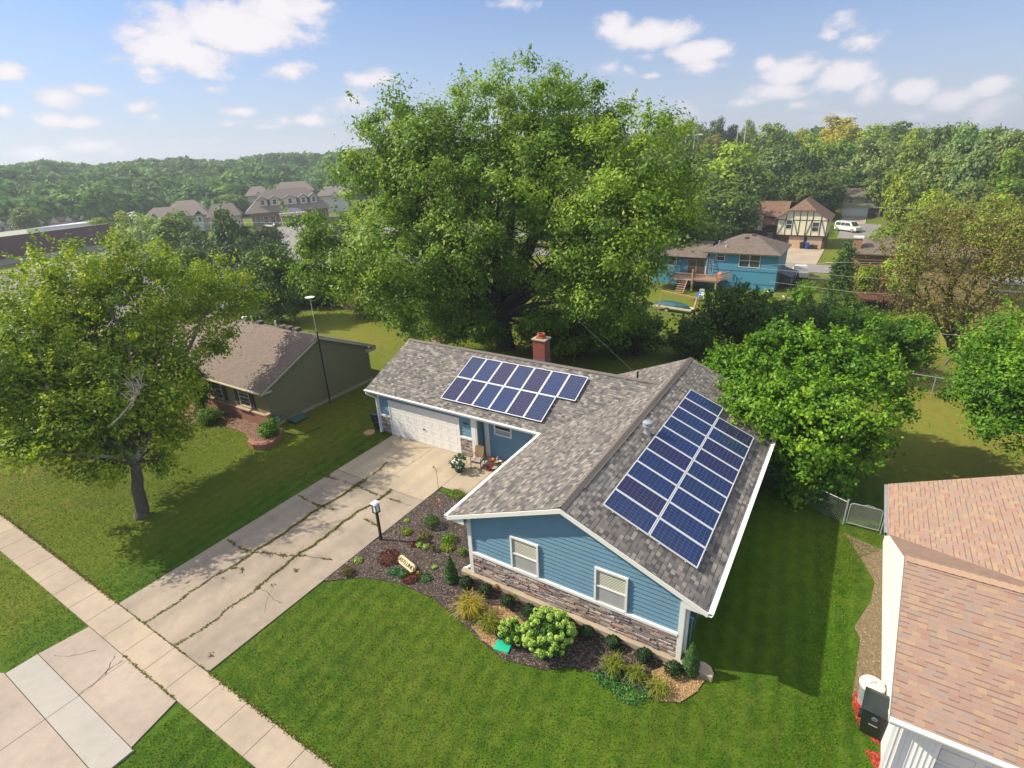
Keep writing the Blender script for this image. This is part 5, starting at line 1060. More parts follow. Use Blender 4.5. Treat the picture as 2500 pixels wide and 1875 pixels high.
m=MB(); m.prism([(L-16,6),(L-2,2),(L-2,7)],5.2,6.9); m.build('roof_unit',WHITEV,stt); boxes('roof_unit',plain('unit_grey',(.5,.48,.44),.6),stt,[(L-40,9,5.2,L-35,12,6.3),(L-25,16,5.2,L-22,18,6.2),(L-50,14,5.2,L-46,17,6.6)])
# lot lights, utility pole, hill lights
def lotlight(u,v,vb,dist,lab,arm,grp='tall lights over the parking lot'):
    a=onD(u,v,dist); zb=terr(a[0],a[1]); t=thing('street_lamp',lab,'street lamp',(a[0],a[1],zb),0,grp); H=a[2]-zb; m=MB(); m.tube([(0,0,0),(0,0,H)],[.16,.11],8); m.build('pole',plain('pole_tan',(.55,.50,.36),.5),t)
    for s in arm: m=MB(); m.tube([(0,0,H),(s*1.5,s*.6,H+.15)],.07,6); m.box(s*1.4-.4,s*.6-.25,H+.0,s*1.4+.4,s*.6+.25,H+.28); m.build('lamp_head',WHITEV,t)
lotlight(310,521,585,150,'left tall tan pole with lamp head above the store lot',(1,)); lotlight(335,527,572,150,'right tall tan pole with white lamp head above the store lot',(-1,))
lotlight(1696,330,378,160,'double armed street light on the hillside right of the big tree',(-1,1),'hillside street lights'); lotlight(1676,322,368,160,'plain tall pole left of the double armed street light',(),'hillside street lights'); lotlight(1803,309,342,165,'left of the two thin poles on the hill road',(),'hillside street lights'); lotlight(1822,303,340,165,'right and taller of the two thin poles on the hill road',(),'hillside street lights')
up=thing('utility_pole','wooden utility pole with white crossarm left of the big tree','utility pole',(-93.6,60.6,-5)); top=onD(681,543,math.hypot(-93.6-10.46,60.6+12.8)); H=top[2]+5
m=MB(); m.tube([(0,0,0),(0,0,H)],[.2,.13],8); m.build('pole',plain('pole_wood',(.14,.10,.08),.9),up); m=MB(); m.box(-1.4,-1.6,H-.5,1.4,-1.4,H-.25); m.bar((-1.3,.9,H-.3),(1.3,-1.2,H-.3),.3,.2); m.build('crossarm',WHITEV,up)
# wires
WR=plain('wire_pale',(.50,.48,.42),.5); WD=plain('wire_dark',(.06,.06,.06),.6)
def wire(pts,lab,mat=WR,r=.013,grp='overhead wires'):
    P=[Vector([float(x) for x in onY(u,v,y)]) for u,v,y in pts]; out=[]
    for a,b in zip(P[:-1],P[1:]):
        for k in range(8): out.append(a.lerp(b,k/8)-Vector((0,0,.0)))
    out.append(P[-1]); m=MB(); m.tube(out,r,5); o=m.build('power_line',mat); return tag(o,lab,'wire',grp)
YW=44.
wire([(1860,648,YW),(2070,640,YW),(2200,643,YW),(2520,650,YW)],'topmost pale wire crossing above the vine covered deck')
wire([(1830,653,YW),(2075,675,YW),(2300,690,YW),(2520,694,YW)],'second pale wire from the top passing before the deck')
wire([(1880,688,YW-2),(2075,712,YW-2),(2300,727,YW-2),(2520,731,YW-2)],'third pale wire in front of the deck railing')
wire([(2150,785,34),(2350,805,34),(2520,812,34)],'thin dark wire below the deck beside the bare tree',WD); wire([(2140,800,32),(2330,818,32),(2500,826,32)],'pale wire crossing the bare tree trunk')
wire([(2130,507,80),(2300,510,80),(2520,516,80)],'faint wire high over the right trees',WR,.018)
wire([(0,586,60),(270,566,62),(450,545,64),(681,543,60.6)],'pale wire in front of the plum brick store',WR,.018); wire([(681,543,60.6),(800,546,58),(1000,560,55)],'wire from the utility pole into the big tree',WR,.018)
wire([(1380,735,19),(1420,790,17),(1545,905,14.3)],'service wire from the big tree to the roof',WD,.006)
# cars left behind the trees
for k,(u,v,c_,l,rz) in enumerate(((313,610,(.45,.02,.02),'red car in the lot behind the left trees',30),(650,578,(.45,.55,.10),'small lime green vehicle below the hotel',10),(612,618,(.20,.05,.25),'purple car half hidden behind the green hedge trees',60),(960,530,(.5,.55,.6),'silver car seen through the big tree branches',20),(640,640,(.6,.6,.6),'white car by the grass verge near the utility pole',15),(180,690,(.65,.65,.68),'white car glimpsed through the yard tree at left',20),(270,700,(.45,.03,.03),'red car glimpsed through the yard tree crown',35),(230,705,(.2,.25,.4),'blue car parked between the glimpsed white and red cars',25),(860,700,(.6,.6,.62),'white car on the street left of the big tree trunk',20),(1200,610,(.55,.55,.6),'pale car beyond the big tree trunk',40))):
    q=gnd(u,v); vehicle('parked_car',l,(q[0],q[1],q[2]+.08),R(rz),c_)
q=gnd(92,1002); vehicle('parked_car','white and blue car behind the left yard tree',(float(q[0]),float(q[1]),.0),R(15),(.45,.47,.62)); sheet('driveway',[(-38,-7.7),(-31.,-7.7),(-31.,4),(-38,4)],CON2,.02,.05)
# ---- wooden fences at the back
FW=plain('fence_grey_wood',(.085,.065,.05),.9,var=.25); FB=plain('fence_red_wood',(.15,.07,.045),.9,var=.2)
def boardfence(lab,a,b,mat,h_=1.8):
    t=thing('wooden_fence',lab,'fence',(a[0],a[1],a[2])); A=Vector((0,0,0)); B=Vector((b[0]-a[0],b[1]-a[1],b[2]-a[2])); L=B.length; n=int(L/.16); m=MB(); d=B/n
    for k in range(n): p=A+d*k; q=A+d*(k+.92); m.bar(p+Vector((0,0,h_/2)),q+Vector((0,0,h_/2)),.025,h_+random.uniform(-.03,.03))
    m.build('boards',mat,t); m=MB()
    for k in range(0,n+1,14): p=A+d*k; m.box(p.x-.06,p.y+.03,p.z,p.x+.06,p.y+.15,p.z+h_+.05)
    m.build('posts',mat,t)
boardfence('dark grey board fence behind the olive house lawn',gnd(560,790),gnd(760,745),FW); boardfence('reddish board fence under the big tree at the back lawn',gnd(820,752),gnd(1010,785),FB); boardfence('shaded board fence joining the grey and reddish fences',gnd(762,745),gnd(818,751),FW)
cl=thing('garden_shelter','open frame shelter with pale top rails behind the olive roof','shelter',tuple(gnd(650,765))); m=MB()
a=onD(615,763,56); b=onD(675,745,60); g0=gnd(650,765)
m.tube([tuple(a-g0),tuple(b-g0)],.045,6); m.tube([tuple(onD(622,766,55)-g0),tuple(onD(680,747,59)-g0)],.045,6); m.build('rail',GALV,cl); m=MB()
for u in (657,678): q=onD(u,752,57)-g0; m.tube([tuple(q),(q[0],q[1],0)],.06,6)
m.build('post',FW,cl)
# raised beds and tub
def rbed(lab,pts,hh=.25):
    P=P2(*pts); c=np.mean(np.array(P),axis=0); t=thing('raised_bed',lab,'garden bed',(c[0],c[1],0)); L=[(p[0]-c[0],p[1]-c[1]) for p in P]
    m=MB()
    for i in range(4): a=Vector((*L[i],hh/2)); b=Vector((*L[(i+1)%4],hh/2)); m.bar(a,b,.05,hh)
    m.build('frame',plain('bed_timber',(.36,.30,.22),.8),t); m=MB(); m.prism([(x*.97,y*.97) for x,y in L],0,hh*.75); m.build('soil',plain('bed_soil',(.10,.035,.02),.95,var=.4,scale=9),t)
rbed('larger raised garden bed on the back lawn',[(1004,806),(1060,818),(1085,806),(1030,799)]); rbed('smaller raised garden bed close behind the roof',[(1052,836),(1078,842),(1100,830),(1076,823)])
o=bowl('metal_tub','round grey tub between the two raised beds','tub',*(float(x) for x in onZ(1092,822)),.42,.3,(.28,.30,.30))
# ---- treehouse fort, swing set
tf=thing('climbing_fort','dark lattice tree fort beside the bare tree','play structure',tuple(gnd(2400,850))); K=ppm(gnd(2400,850)); m=MB()
g0=gnd(2400,850)
for k in range(5): a=onY(2365+k*15,745+k*3,g0[1])-g0; b=onY(2362+k*14,805-k,g0[1])-g0; m.bar(tuple(a),tuple(b),.12)
for k in range(5): a=onY(2362,748+k*14,g0[1])-g0; b=onY(2426-k*2,738+k*15,g0[1])-g0; m.bar(tuple(a),tuple(b),.1)
m.build('lattice',plain('fort_brown',(.08,.035,.03),.8),tf); m=MB(); a=onY(2428,735,g0[1])-g0; m.bar(tuple(a),tuple(onY(2408,812,g0[1])-g0),.16); m.bar(tuple(onY(2408,800,g0[1])-g0),(.0,0,0),.14); m.bar(tuple(onY(2370,800,g0[1])-g0),(-1.6,0,0),.14); m.build('post',MC['fort_brown'],tf)
m=MB(); q=onY(2403,798,g0[1])-g0; m.box(q[0]-.5,q[1]-.3,q[2]-.25,q[0]+.5,q[1]+.3,q[2]+.25); m.build('tarp',plain('red_tarp',(.25,.03,.03),.6),tf)
sw=thing('swing_set','dark green swing set legs below the bare tree','swing set',tuple(gnd(2307,890))); g0=gnd(2307,890); m=MB(); tp=onY(2362,828,g0[1]+1.)-g0
m.bar((0,0,0),tuple(tp),.11); m.bar(tuple(gnd(2368,875)-g0),tuple(tp),.1); m.bar(tuple(gnd(2378,862)-g0),tuple(tp),.1); m.bar(tuple(tp),(tp[0]+.3,tp[1]+3,tp[2]),.1); m.build('frame',plain('swing_green',(.012,.05,.045),.5),sw)
m=MB(); q=gnd(2340,877)-g0; m.box(q[0]-.2,q[1]-.2,.25,q[0]+.2,q[1]+.2,.6); m.build('seat',plain('seat_yellow',(.8,.5,.05),.5),sw)
# ================================================================ vegetation
BARK=plain('bark',(.12,.095,.075),.9,var=.35,scale=5,bstr=.4); BARKD=plain('bark_dark',(.055,.042,.034),.9,var=.35,scale=5,bstr=.4); BARKL=plain('bark_pale',(.30,.27,.24),.9,var=.3,scale=5,bstr=.3)
LM_BIG=leafmat('leaf_maple',(.050,.115,.007),(.185,.325,.018),(.47,.60,.06),.40)
LM_YARD=leafmat('leaf_yard',(.055,.115,.006),(.225,.345,.011),(.56,.62,.03),.43)
LM_MUL=leafmat('leaf_mulberry',(.026,.090,.005),(.105,.25,.010),(.31,.50,.025),.36,rough=.55)
LM_DARK=leafmat('leaf_dark',(.020,.055,.006),(.065,.14,.011),(.17,.29,.025),.30)
LM_OLV=leafmat('leaf_olive',(.09,.07,.025),(.19,.155,.045),(.32,.34,.05),.36)
LM_BOX=leafmat('leaf_boxwood',(.008,.026,.006),(.018,.055,.011),(.04,.09,.02),.1)
LM_CON=leafmat('leaf_conifer',(.012,.045,.008),(.035,.10,.015),(.08,.18,.03),.12)
LM_HYD=leafmat('hydrangea_bloom',(.22,.36,.05),(.38,.56,.10),(.55,.72,.18),.25)
LM_YEL=leafmat('leaf_yellow',(.20,.19,.015),(.38,.33,.03),(.50,.36,.05),.3)
LM_LIL=leafmat('leaf_lily',(.06,.11,.01),(.20,.25,.025),(.38,.36,.05),.3)
LM_RED=leafmat('leaf_red',(.08,.012,.008),(.17,.025,.012),(.20,.10,.02),.2)
LM_WEED=leafmat('leaf_weeds',(.08,.085,.010),(.17,.18,.018),(.34,.28,.05),.25)
LM_FAR=leafmat('leaf_far',(.75,.80,.55),(1.7,1.65,1.3),(2.8,2.6,2.0),.38,objcol=True)
def tree(name,lab,base,lobes,clumps,leaves,cr,ls,mat,seed,bark=BARK,tr=.3,cat='tree',grp=None,hub=.35,inner=.35,updir=.55,asp=.55,branches=True,hubpt=None,flat=.75,shoots=.3):
    t=thing(name,lab,cat,tuple(float(x) for x in base),0,grp); b=np.array(base,dtype=float)
    L=[(l[0]-b[0],l[1]-b[1],l[2]-b[2],l[3],l[4]) for l in lobes]
    P,N,Rr=crown(L,clumps,leaves,cr,seed,inner=inner,updir=updir,flat=flat)
    rg=np.random.default_rng(seed+5); nsh=int(clumps*shoots); Pl=[];Nl=[]
    if nsh:
        wgt=np.array([l[3]**2 for l in L]); pick=rg.choice(len(L),nsh,p=wgt/wgt.sum())
        for q in pick:
            l=L[q]; d=unit(rg.normal(size=3)); d[2]=d[2]*.8+.25; d=unit(d); st_=np.array(l[:3])+d*np.array([l[3],l[3],l[4]])*.95; ln=cr*rg.uniform(.8,2.0); dd=unit(d+rg.normal(size=3)*.35+np.array([0,0,.35])); m_=34; tt=rg.random(m_)[:,None]; Pl.append(st_+dd*tt*ln+rg.normal(size=(m_,3))*ls*1.1*(1.25-tt)); Nl.append(rg.normal(size=(m_,3))+np.array([0,0,.6]))
        P=np.concatenate([P]+Pl); N=np.concatenate([N]+Nl); Rr=np.concatenate([Rr,rg.random(nsh*34)*.6+.4])
    P[:,2]=np.maximum(P[:,2],.05)
    rg=np.random.default_rng(seed); S=ls*rg.uniform(.65,1.35,len(P))
    leafobj('crown',P,N,S,mat,t,rnd=Rr,asp=asp,seed=seed)
    c=np.mean(np.array([l[:3] for l in L]),axis=0); h0=np.array([c[0]*.35,c[1]*.35,max(.6,c[2]*hub)]) if hubpt is None else np.array(hubpt)-b
    m=MB(); limb(m,(0,0,-.1),h0,tr*1.25,tr*.85,.05,9,6,seed)
    m.tube([(0,0,-.15),(0,0,.05),(h0[0]*.1,h0[1]*.1,h0[2]*.12)],[tr*1.5,tr*1.4,tr*1.12],9)
    if branches:
        for k,l in enumerate(L):
            e=np.array(l[:3])+np.array([0,0,-.1*l[4]]); mid=limb(m,h0,e,tr*.5*min(1.3,l[3]/np.mean([q[3] for q in L])),tr*.10,.10,6,6,seed+k)
            for j in range(3):
                a=mid[3+j%3]; d=unit(rg.normal(size=3)); d[2]=abs(d[2])*.6; limb(m,a,np.array(a)+d*l[3]*.8,tr*.14,tr*.03,.1,5,4,seed*9+k*3+j)
    m.build('trunk',bark,t,smooth=True,weld=True)
    return t
def LB(*a):  # lobes given as (u,v,dist,r,rz)
    out=[]
    for u,v,d,r,*rz in a: q=onD(u,v,d); out.append((q[0],q[1],q[2],r,rz[0] if rz else r*.85))
    return out
# big silver maple
big=LB((1290,282,44,4.1),(1165,330,43,4.0),(985,360,42,3.4),(1060,430,40,3.9),(1400,312,44,3.6),(1215,470,39,4.2),(1360,420,41,4.0),(1460,330,43,2.6),(1560,400,38,3.6),(1585,495,38,3.2),(1490,560,36,3.6),(940,500,42,2.8),(850,405,43,1.5),(960,590,39,3.8),(1120,610,38,3.4),(760,560,41,1.8,1.6),(850,660,40,2.6,2.2),(740,640,41,1.6,1.2),(970,720,39,3.0,2.4),(1110,740,41,3.0,2.4),(1380,640,38,3.4),(1480,720,35.5,2.7),(1520,640,36,2.5),(1220,640,41,2.2),(1130,670,39,2.0),(1290,670,41,2.2),(1170,760,41,1.6),(1370,770,39,2.8,2.2),(1515,770,38,1.8,1.5),(930,260,42,1.7,2.4),(1120,800,41,1.7,1.4),(1040,790,42,1.8,1.3),(1330,810,41,1.8,1.4),(1420,800,40,1.8,1.4),(1210,800,42.5,1.5,1.2))
tree('maple_tree','huge spreading green tree towering behind the blue house',(-12.84,22.5,0),big,1050,185,.90,.118,LM_BIG,11,BARKD,.62,hub=.33,inner=.36,shoots=.12)
# yard tree at left
yt=LB((120,745,33.5,2.4),(60,880,31,2.3),(200,680,34,2.3),(290,790,33,2.6),(310,650,35,1.7,1.2),(430,700,36,2.3),(540,700,37,1.9),(600,730,37.5,1.2,1.),(478,800,34.5,1.8),(370,880,32,2.3),(180,890,31.5,2.3),(100,980,29.5,1.9),(420,930,30,1.4),(270,980,29,1.8),(30,1030,29,1.5),(340,1060,27.8,1.3),(230,1135,27.6,1.15,.8),(140,1090,27.3,1.2,.9),(60,1100,26.8,.9,.7),(390,1120,28,.8,.6),(435,1050,29,.8,.6),(530,850,35,.8,.5),(-20,950,31,2.2),(-10,820,34,2.0),(200,1010,27.8,1.3),(390,1000,28.3,1.3),(310,930,30,1.6),(110,1060,27.8,1.0,.8))
tr1=tree('yard_tree','leafy yellow green yard tree with leaning grey trunk on the left lawn',(-15.71,-4.4,0),yt,860,115,.60,.085,LM_YARD,21,BARK,.235,hubpt=onD(330,1130,27.2),inner=.30)
m=MB(); b=np.array([-15.71,-4.4,0]); h=onD(330,1120,27.2)-b
limb(m,h,onD(120,980,29)-b,.16,.10,.04,8,8,4); limb(m,onD(120,980,29)-b,onD(95,850,31)-b,.10,.05,.04,7,5,5); limb(m,onD(300,1120,27)-b,onD(120,1108,26.8)-b,.08,.05,.05,7,7,6); limb(m,onD(120,1108,26.8)-b,onD(-10,1140,26.2)-b,.05,.03,.03,6,5,7)
limb(m,h,onD(400,980,29)-b,.18,.09,.03,8,6,8); limb(m,onD(400,980,29)-b,onD(470,830,32)-b,.09,.04,.05,7,5,9); m.build('limb',BARKL,tr1,smooth=True,weld=True)
m=MB(); q0=onD(270,1040,26.2)-b; q1=onD(345,945,26.5)-b; limb(m,q0,q1,.045,.03,.05,6,5,2)
rg=random.Random(5)
for k in range(26):
    a=q1+(q0-q1)*rg.uniform(0,.35); an_=rg.uniform(0,6.28); e=a+np.array([math.cos(an_)*.9,math.sin(an_)*.5,rg.uniform(-.2,1.0)])*rg.uniform(.5,1.3); mid=limb(m,a,e,.016,.004,.15,4,5,k)
    for j in range(2): limb(m,mid[3],np.array(mid[3])+np.array([rg.uniform(-.5,.5),rg.uniform(-.3,.3),rg.uniform(-.1,.5)]),.007,.003,.1,4,3,k*7+j)
m.build('dead_branches',BARKL,tr1)
# mulberry beside the house
mu=LB((1890,890,28,1.7),(1990,870,28.5,1.5),(2070,900,28.5,1.7),(2150,930,29,1.1),(1820,930,27,1.3),(1860,1000,25,1.5),(1950,970,25.5,1.4),(1970,1050,24.3,1.6),(2060,1000,25.5,1.6),(2120,1030,26.5,1.1),(1890,1100,24.8,1.3),(1990,1130,24,1.2),(2080,1090,25,1.2),(1950,1190,24.1,.75,.6),(2040,1190,24.3,.6,.5),(1790,890,28.5,1.0),(1740,905,29.3,.75,.6),(2190,990,28,.6,.5),(1920,830,30,1.0))
tree('mulberry_tree','broad bright green tree leaning over the right rear corner of the blue house roof',(9.9,13.2,0),mu,540,110,.46,.080,LM_MUL,31,BARKD,.25,hub=.3,inner=.38,asp=.7,updir=.4,shoots=.6)
# bare brown tree
bt_=LB((2235,620,52,2.4),(2290,560,53,3.4),(2390,600,52,3.2),(2300,680,51,3.4),(2440,700,51,3.0),(2260,760,50,2.0),(2450,560,54,3.0),(2350,770,51,2.0),(2500,640,52,2.6),(2210,690,50,1.8))
tree('bare_tree','thin brownish tree with forked dark trunk beside the climbing fort',tuple(gnd(2340,868)),bt_,620,30,.9,.085,LM_OLV,41,BARKD,.42,hub=.16,inner=.5)
m_=bpy.data.objects
# tree at right edge
re=LB((2440,960,30,1.9),(2490,900,31,2.0),(2520,1000,29,2.0),(2410,900,31,1.3),(2450,840,33,1.6),(2500,820,34,1.6),(2560,940,30,2.2),(2460,1030,29,1.0,.8),(2390,960,31,.9,.7))
tree('garden_tree','dark green leafy tree cut off by the right edge of the lawn',tuple(gnd(2560,1090)),re,300,100,.55,.08,LM_MUL,51,BARKD,.18,hub=.3)
# shrubs and hedge masses behind the lawn
def bush(lab,u,vb,vt,w,mat,seed,name='shrub',ls=.12,dens=1.,cat='shrub',grp=None,cr=.55,thick=.8):
    g=gnd(u,vb); p=ppm(g); r=w/2/p; g2=g+np.array([0,r*.5,0]); g2[2]=terr(g2[0],g2[1]); H=max(.5,float(onY(u,vt,g2[1])[2])-g2[2]); lo=[]; rg=np.random.default_rng(seed); n=max(3,int(3+r*1.2))
    for k in range(n):
        a=rg.uniform(0,6.28); rr=rg.uniform(.2,.62)*r; lo.append((g2[0]+rr*math.cos(a),g2[1]+rr*math.sin(a)*thick,g2[2]+H*rg.uniform(.28,.66),r*rg.uniform(.42,.62),H*.36))
    lo.append((g2[0],g2[1],g2[2]+H*.62,r*.55,H*.36)); area=r*max(r,H)
    return tree(name,lab,tuple(g2),lo,int(26+area*15*dens),52,cr,ls,mat,seed,BARKD,min(.22,.04*H+.03),cat,grp,branches=H>2.2,inner=.25)
BU=[('dark shrub touching the big tree at its right foot',1400,880,770,150,LM_DARK),('low dark shrub behind the chimney',1300,845,770,120,LM_DARK),('rounded nearly black shrub below the timber goal frame',1690,880,770,140,LM_DARK),('dark shrub behind the ridge end of the blue house roof',1540,880,740,170,LM_DARK),
 ('dark green tree-like shrub behind the rounded black one',1790,880,700,190,LM_DARK),('tall mid green shrub in front of the vine covered deck',1990,850,740,190,LM_DARK),('broad bright shrub right of the vine covered deck front',2110,880,760,190,LM_MUL),('green shrub with orange flowers left of the swing set',2190,920,770,150,LM_MUL),('leafy shrub in the middle of the rear hedge',1890,870,735,170,LM_DARK),
 ('fresh green shrub at the foot of the deck pergola',2040,800,705,90,LM_DARK),('climbing bush below the white pickup truck',1955,770,695,60,LM_MUL),('dark bushy shrub left of the board fence corner',640,800,600,190,LM_DARK),('dark shrub against the grey board fence',735,752,640,120,LM_DARK),('yellowish young tree in front of the reddish fence',890,778,690,70,LM_YARD),('dark shrub under the left limbs of the big tree',960,790,700,110,LM_DARK),
 ('dark bush left of the big tree trunk',1060,812,720,130,LM_DARK),('bright bush at the big tree foot on its left',1150,830,760,80,LM_BIG),('dark shrub behind the left limbs of the big tree',830,752,650,120,LM_DARK),('low green shrub beneath the right limbs of the big tree',1480,850,730,120,LM_BIG),('light green bush in the blue house yard',1840,790,715,130,LM_YARD),('shaded shrub behind the reddish fence',1090,770,660,150,LM_DARK)]
for k,(l,u,vb,vt,w,mt) in enumerate(BU): bush(l,u,vb,vt,w,mt,60+k,grp='shrubs round the back lawns',ls=.13 if vb<800 else .11)
bush('dark conifer like tree left of the brick chimney house',2040,765,590,60,LM_DARK,95,'conifer','tree' and .13)
bush('vine mass growing over the deck pergola',2100,730,645,110,LM_YARD,96,'vine',.13,cat='vine')
bush('big willow like green bush behind the half timbered house',1975,540,425,150,leafmat('leaf_willow',(.04,.075,.008),(.10,.17,.015),(.20,.28,.02),.3),97,'willow_bush',.28,.35,cr=.8)
bush('small round shrub left of the half timbered garage',1912,600,582,40,LM_DARK,98,ls=.2,dens=.5)
bush('low shrubs against the olive house brick skirt',500,1040,998,70,LM_MUL,99,ls=.05,cr=.22,dens=3)
bush('slim dark shrub before the first olive house window',490,1010,900,44,LM_DARK,100,ls=.07,cr=.3,dens=3)
bush('grassy green shrub in the brick planter',646,1078,1030,62,LM_MUL,101,ls=.05,cr=.2,dens=5)
bush('dark leafy shrub behind the left yard tree',60,1090,960,170,LM_YARD,102,ls=.08,cr=.4,dens=1.5)
bush('second dark leafy shrub behind the left yard tree trunk',190,1085,985,160,LM_DARK,103,ls=.08,cr=.4,dens=1.5)
# small parking lot trees and mid distance trees: prototypes copied
def proto(seed,nl,clumps=150,leaves=36,ls=.30,cr=1.1):
    rg=np.random.default_rng(seed); L=[]   # a 14 m tree with a 6 m crown radius
    for k in range(nl):
        a=rg.uniform(0,6.28); z=rg.uniform(5.0,11.2); rr=rg.uniform(1.2,4.0)*(1-.06*abs(z-7)); L.append((rr*math.cos(a),rr*math.sin(a),z,rg.uniform(1.8,2.9),rg.uniform(1.6,2.4)))
    L.append((0,0,11.4,2.3,2.2)); L.append((0,0,7.5,3.2,3.4))
    t=thing('tree','x','tree'); P,N,Rr=crown(L,clumps,leaves,cr,seed,inner=.12,flat=.7,updir=.6)
    leafobj('crown',P,N,ls*rg.uniform(.6,1.4,len(P)),LM_FAR,t,rnd=Rr,seed=seed,asp=.7)
    m=MB(); limb(m,(0,0,-.5),(0,0,7),.35,.2,.03,6,4,seed)
    for l in L[:5]: limb(m,(0,0,3.5),l[:3],.16,.05,.08,5,4,seed)
    m.build('trunk',BARKD,t); return t
PR=[proto(200+k,8+k%3,clumps=190,leaves=40) for k in range(5)]; pused=[0]*5
KC={'m':(.092,.155,.012),'d':(.048,.095,.012),'b':(.17,.245,.012),'y':(.25,.25,.018),'g':(.11,.165,.05),'k':(.018,.042,.012),'o':(.15,.15,.02)}
KN={'m':'mid green','d':'dark green','b':'bright green','y':'yellowish','g':'grey green','k':'very dark','o':'olive green'}
def ftree(u,vt,w,dist,kind,lab,grp,k,vb=None,hmax=None):
    q=onD(u,vt,dist); zb=terr(q[0],q[1])-.2; H=q[2]-zb; r=w/2/ppm(q); i=k%5
    if not pused[i]: t=PR[i]; pused[i]=1
    else: t=clone(PR[i])
    t.location=(q[0],q[1],zb); H=min(H,r*4.2); t.location=(q[0],q[1],q[2]-H); t.scale=(r*1.22/6,r*1.22/6,H/13.6); t.rotation_euler=(0,0,k*1.7); t['label']=lab; t['group']=grp
    rg=random.Random(k); c=KC[kind]; f=rg.uniform(.85,1.2)
    for ch in t.children:
        if ch.name.startswith('crown'): ch.color=(c[0]*f*rg.uniform(.9,1.15),c[1]*f,c[2]*f,1)
    return t
ROWS={
'on the right skyline':[(1625,285,80,255,'m'),(1668,300,70,240,'d'),(1702,292,60,250,'m'),(1757,290,55,250,'d'),(1793,303,45,255,'k'),(1832,294,45,255,'m'),(1885,298,95,215,'m'),(1960,308,46,230,'y'),(2035,285,105,235,'y'),(2075,300,90,228,'y'),(2130,305,80,220,'b'),(2200,295,100,240,'m'),(2165,312,80,215,'m'),(2250,312,80,200,'b'),(2300,303,100,165,'g'),(2365,304,100,160,'g'),(2432,306,100,155,'g'),(2495,306,100,150,'g')],
'just below the right skyline':[(1745,330,70,215,'o'),(1640,345,90,200,'m'),(1930,330,90,190,'d'),(1985,325,90,190,'b'),(2060,335,100,185,'m'),(2120,340,110,170,'g'),(2185,345,110,160,'g'),(2235,350,100,150,'m'),(1725,365,70,180,'m'),(2320,360,120,140,'g'),(2400,370,120,130,'g'),(2480,360,110,130,'m')],
'on the slope behind the half timbered house':[(1800,350,180,140,'b'),(1890,355,120,165,'g'),(1700,400,150,130,'m'),(1860,420,110,150,'m'),(1760,440,150,126,'m'),(1840,400,120,135,'d'),(2050,385,110,175,'d'),(2120,400,120,165,'d'),(1960,370,90,180,'d'),(2000,345,80,185,'b'),(1660,450,160,110,'m'),(2195,395,110,160,'m'),(2250,420,100,158,'d')],
'right of the pale green house':[(2222,420,80,130,'b'),(2240,440,90,135,'g'),(2310,445,110,135,'m'),(2280,460,80,120,'b'),(2380,430,110,125,'g'),(2450,430,120,120,'m'),(2360,490,110,95,'b'),(2440,480,130,90,'b'),(2500,500,110,85,'b'),(2180,540,110,90,'m'),(2260,520,110,88,'m'),(2220,590,90,80,'b'),(2290,505,90,92,'b')],
'between big tree and bright blue house':[(1690,480,150,92,'m'),(1720,520,130,100,'d'),(1600,520,90,95,'d'),(1650,500,120,100,'m'),(1735,490,90,112,'d'),(1800,470,110,122,'d'),(1590,560,70,84,'d')],
'in front of the hotel and apartments':[(420,520,140,135,'m'),(480,560,90,120,'d'),(540,510,90,112,'d'),(590,550,70,110,'d'),(640,545,90,128,'d'),(300,520,90,165,'b'),(350,525,90,160,'b'),(395,535,80,150,'m'),(240,530,60,190,'b'),(190,540,60,195,'b'),(800,540,70,125,'m'),(755,545,60,130,'m'),(840,520,60,140,'d'),(45,505,70,240,'m'),(560,470,70,250,'m'),(540,455,60,262,'b'),(600,575,60,100,'d'),(560,600,90,88,'k'),(640,610,110,75,'d'),(700,650,110,66,'d'),(590,650,110,70,'k'),(450,600,110,80,'d'),(385,590,80,90,'m')],
'behind the big tree':[(900,560,90,110,'m'),(1000,560,90,115,'b'),(1100,540,90,120,'d'),(1230,520,90,125,'m'),(1340,540,90,120,'d'),(1450,520,110,118,'m'),(1540,500,110,115,'m'),(930,650,80,75,'o'),(1050,640,70,78,'d'),(1330,650,80,75,'m'),(1420,660,90,66,'d'),(1500,680,90,60,'m')],
}
kk=0
for row,lst in ROWS.items():
    order=sorted(range(len(lst)),key=lambda i:lst[i][0]); rank={i:n for n,i in enumerate(order)}
    for i,(u,vt,w,d,kd) in enumerate(lst):
        n=rank[i]; o_=ORD[n] if n<20 else ['twenty-first','twenty-second','twenty-third','twenty-fourth'][n-20]
        ftree(u,vt,w,d,kd,'%s tree, %s from the left, %s'%(KN[kd],o_,row),'trees '+row,kk); kk+=1
# far woods: one mass
rg=np.random.default_rng(77); PP=[];NN=[];SS=[];RR=[]
def massrow(u0,u1,vt0,vt1,d0,d1,n,rr,w):
    for k in range(n):
        u=rg.uniform(u0,u1); f=(u-u0)/(u1-u0); v=vt0+(vt1-vt0)*f+rg.uniform(-5,7)+6*math.sin(u*.021+d0); d=rg.uniform(d0,d1); q=onD(u,v,d); r=rr*rg.uniform(.7,1.35); zc=q[2]-r*.9; m=w
        dd=unit(rg.normal(size=(m,3))); dd[:,2]=np.abs(dd[:,2])*1.1-.35; s=rg.uniform(.75,1.08,m)[:,None]
        lump=1+.16*np.sin(dd[:,:1]*7+k)*np.sin(dd[:,1:2]*6+k*2)
        P=np.array([q[0],q[1],zc])+dd*s*lump*np.array([r,r,r*1.0]); PP.append(P); NN.append(unit(dd+rg.normal(size=(m,3))*.5+[0,0,.3])); SS.append(r*.125*rg.uniform(.6,1.4,m)); base=rg.random(); RR.append(base*.75+.25*rg.random(m))
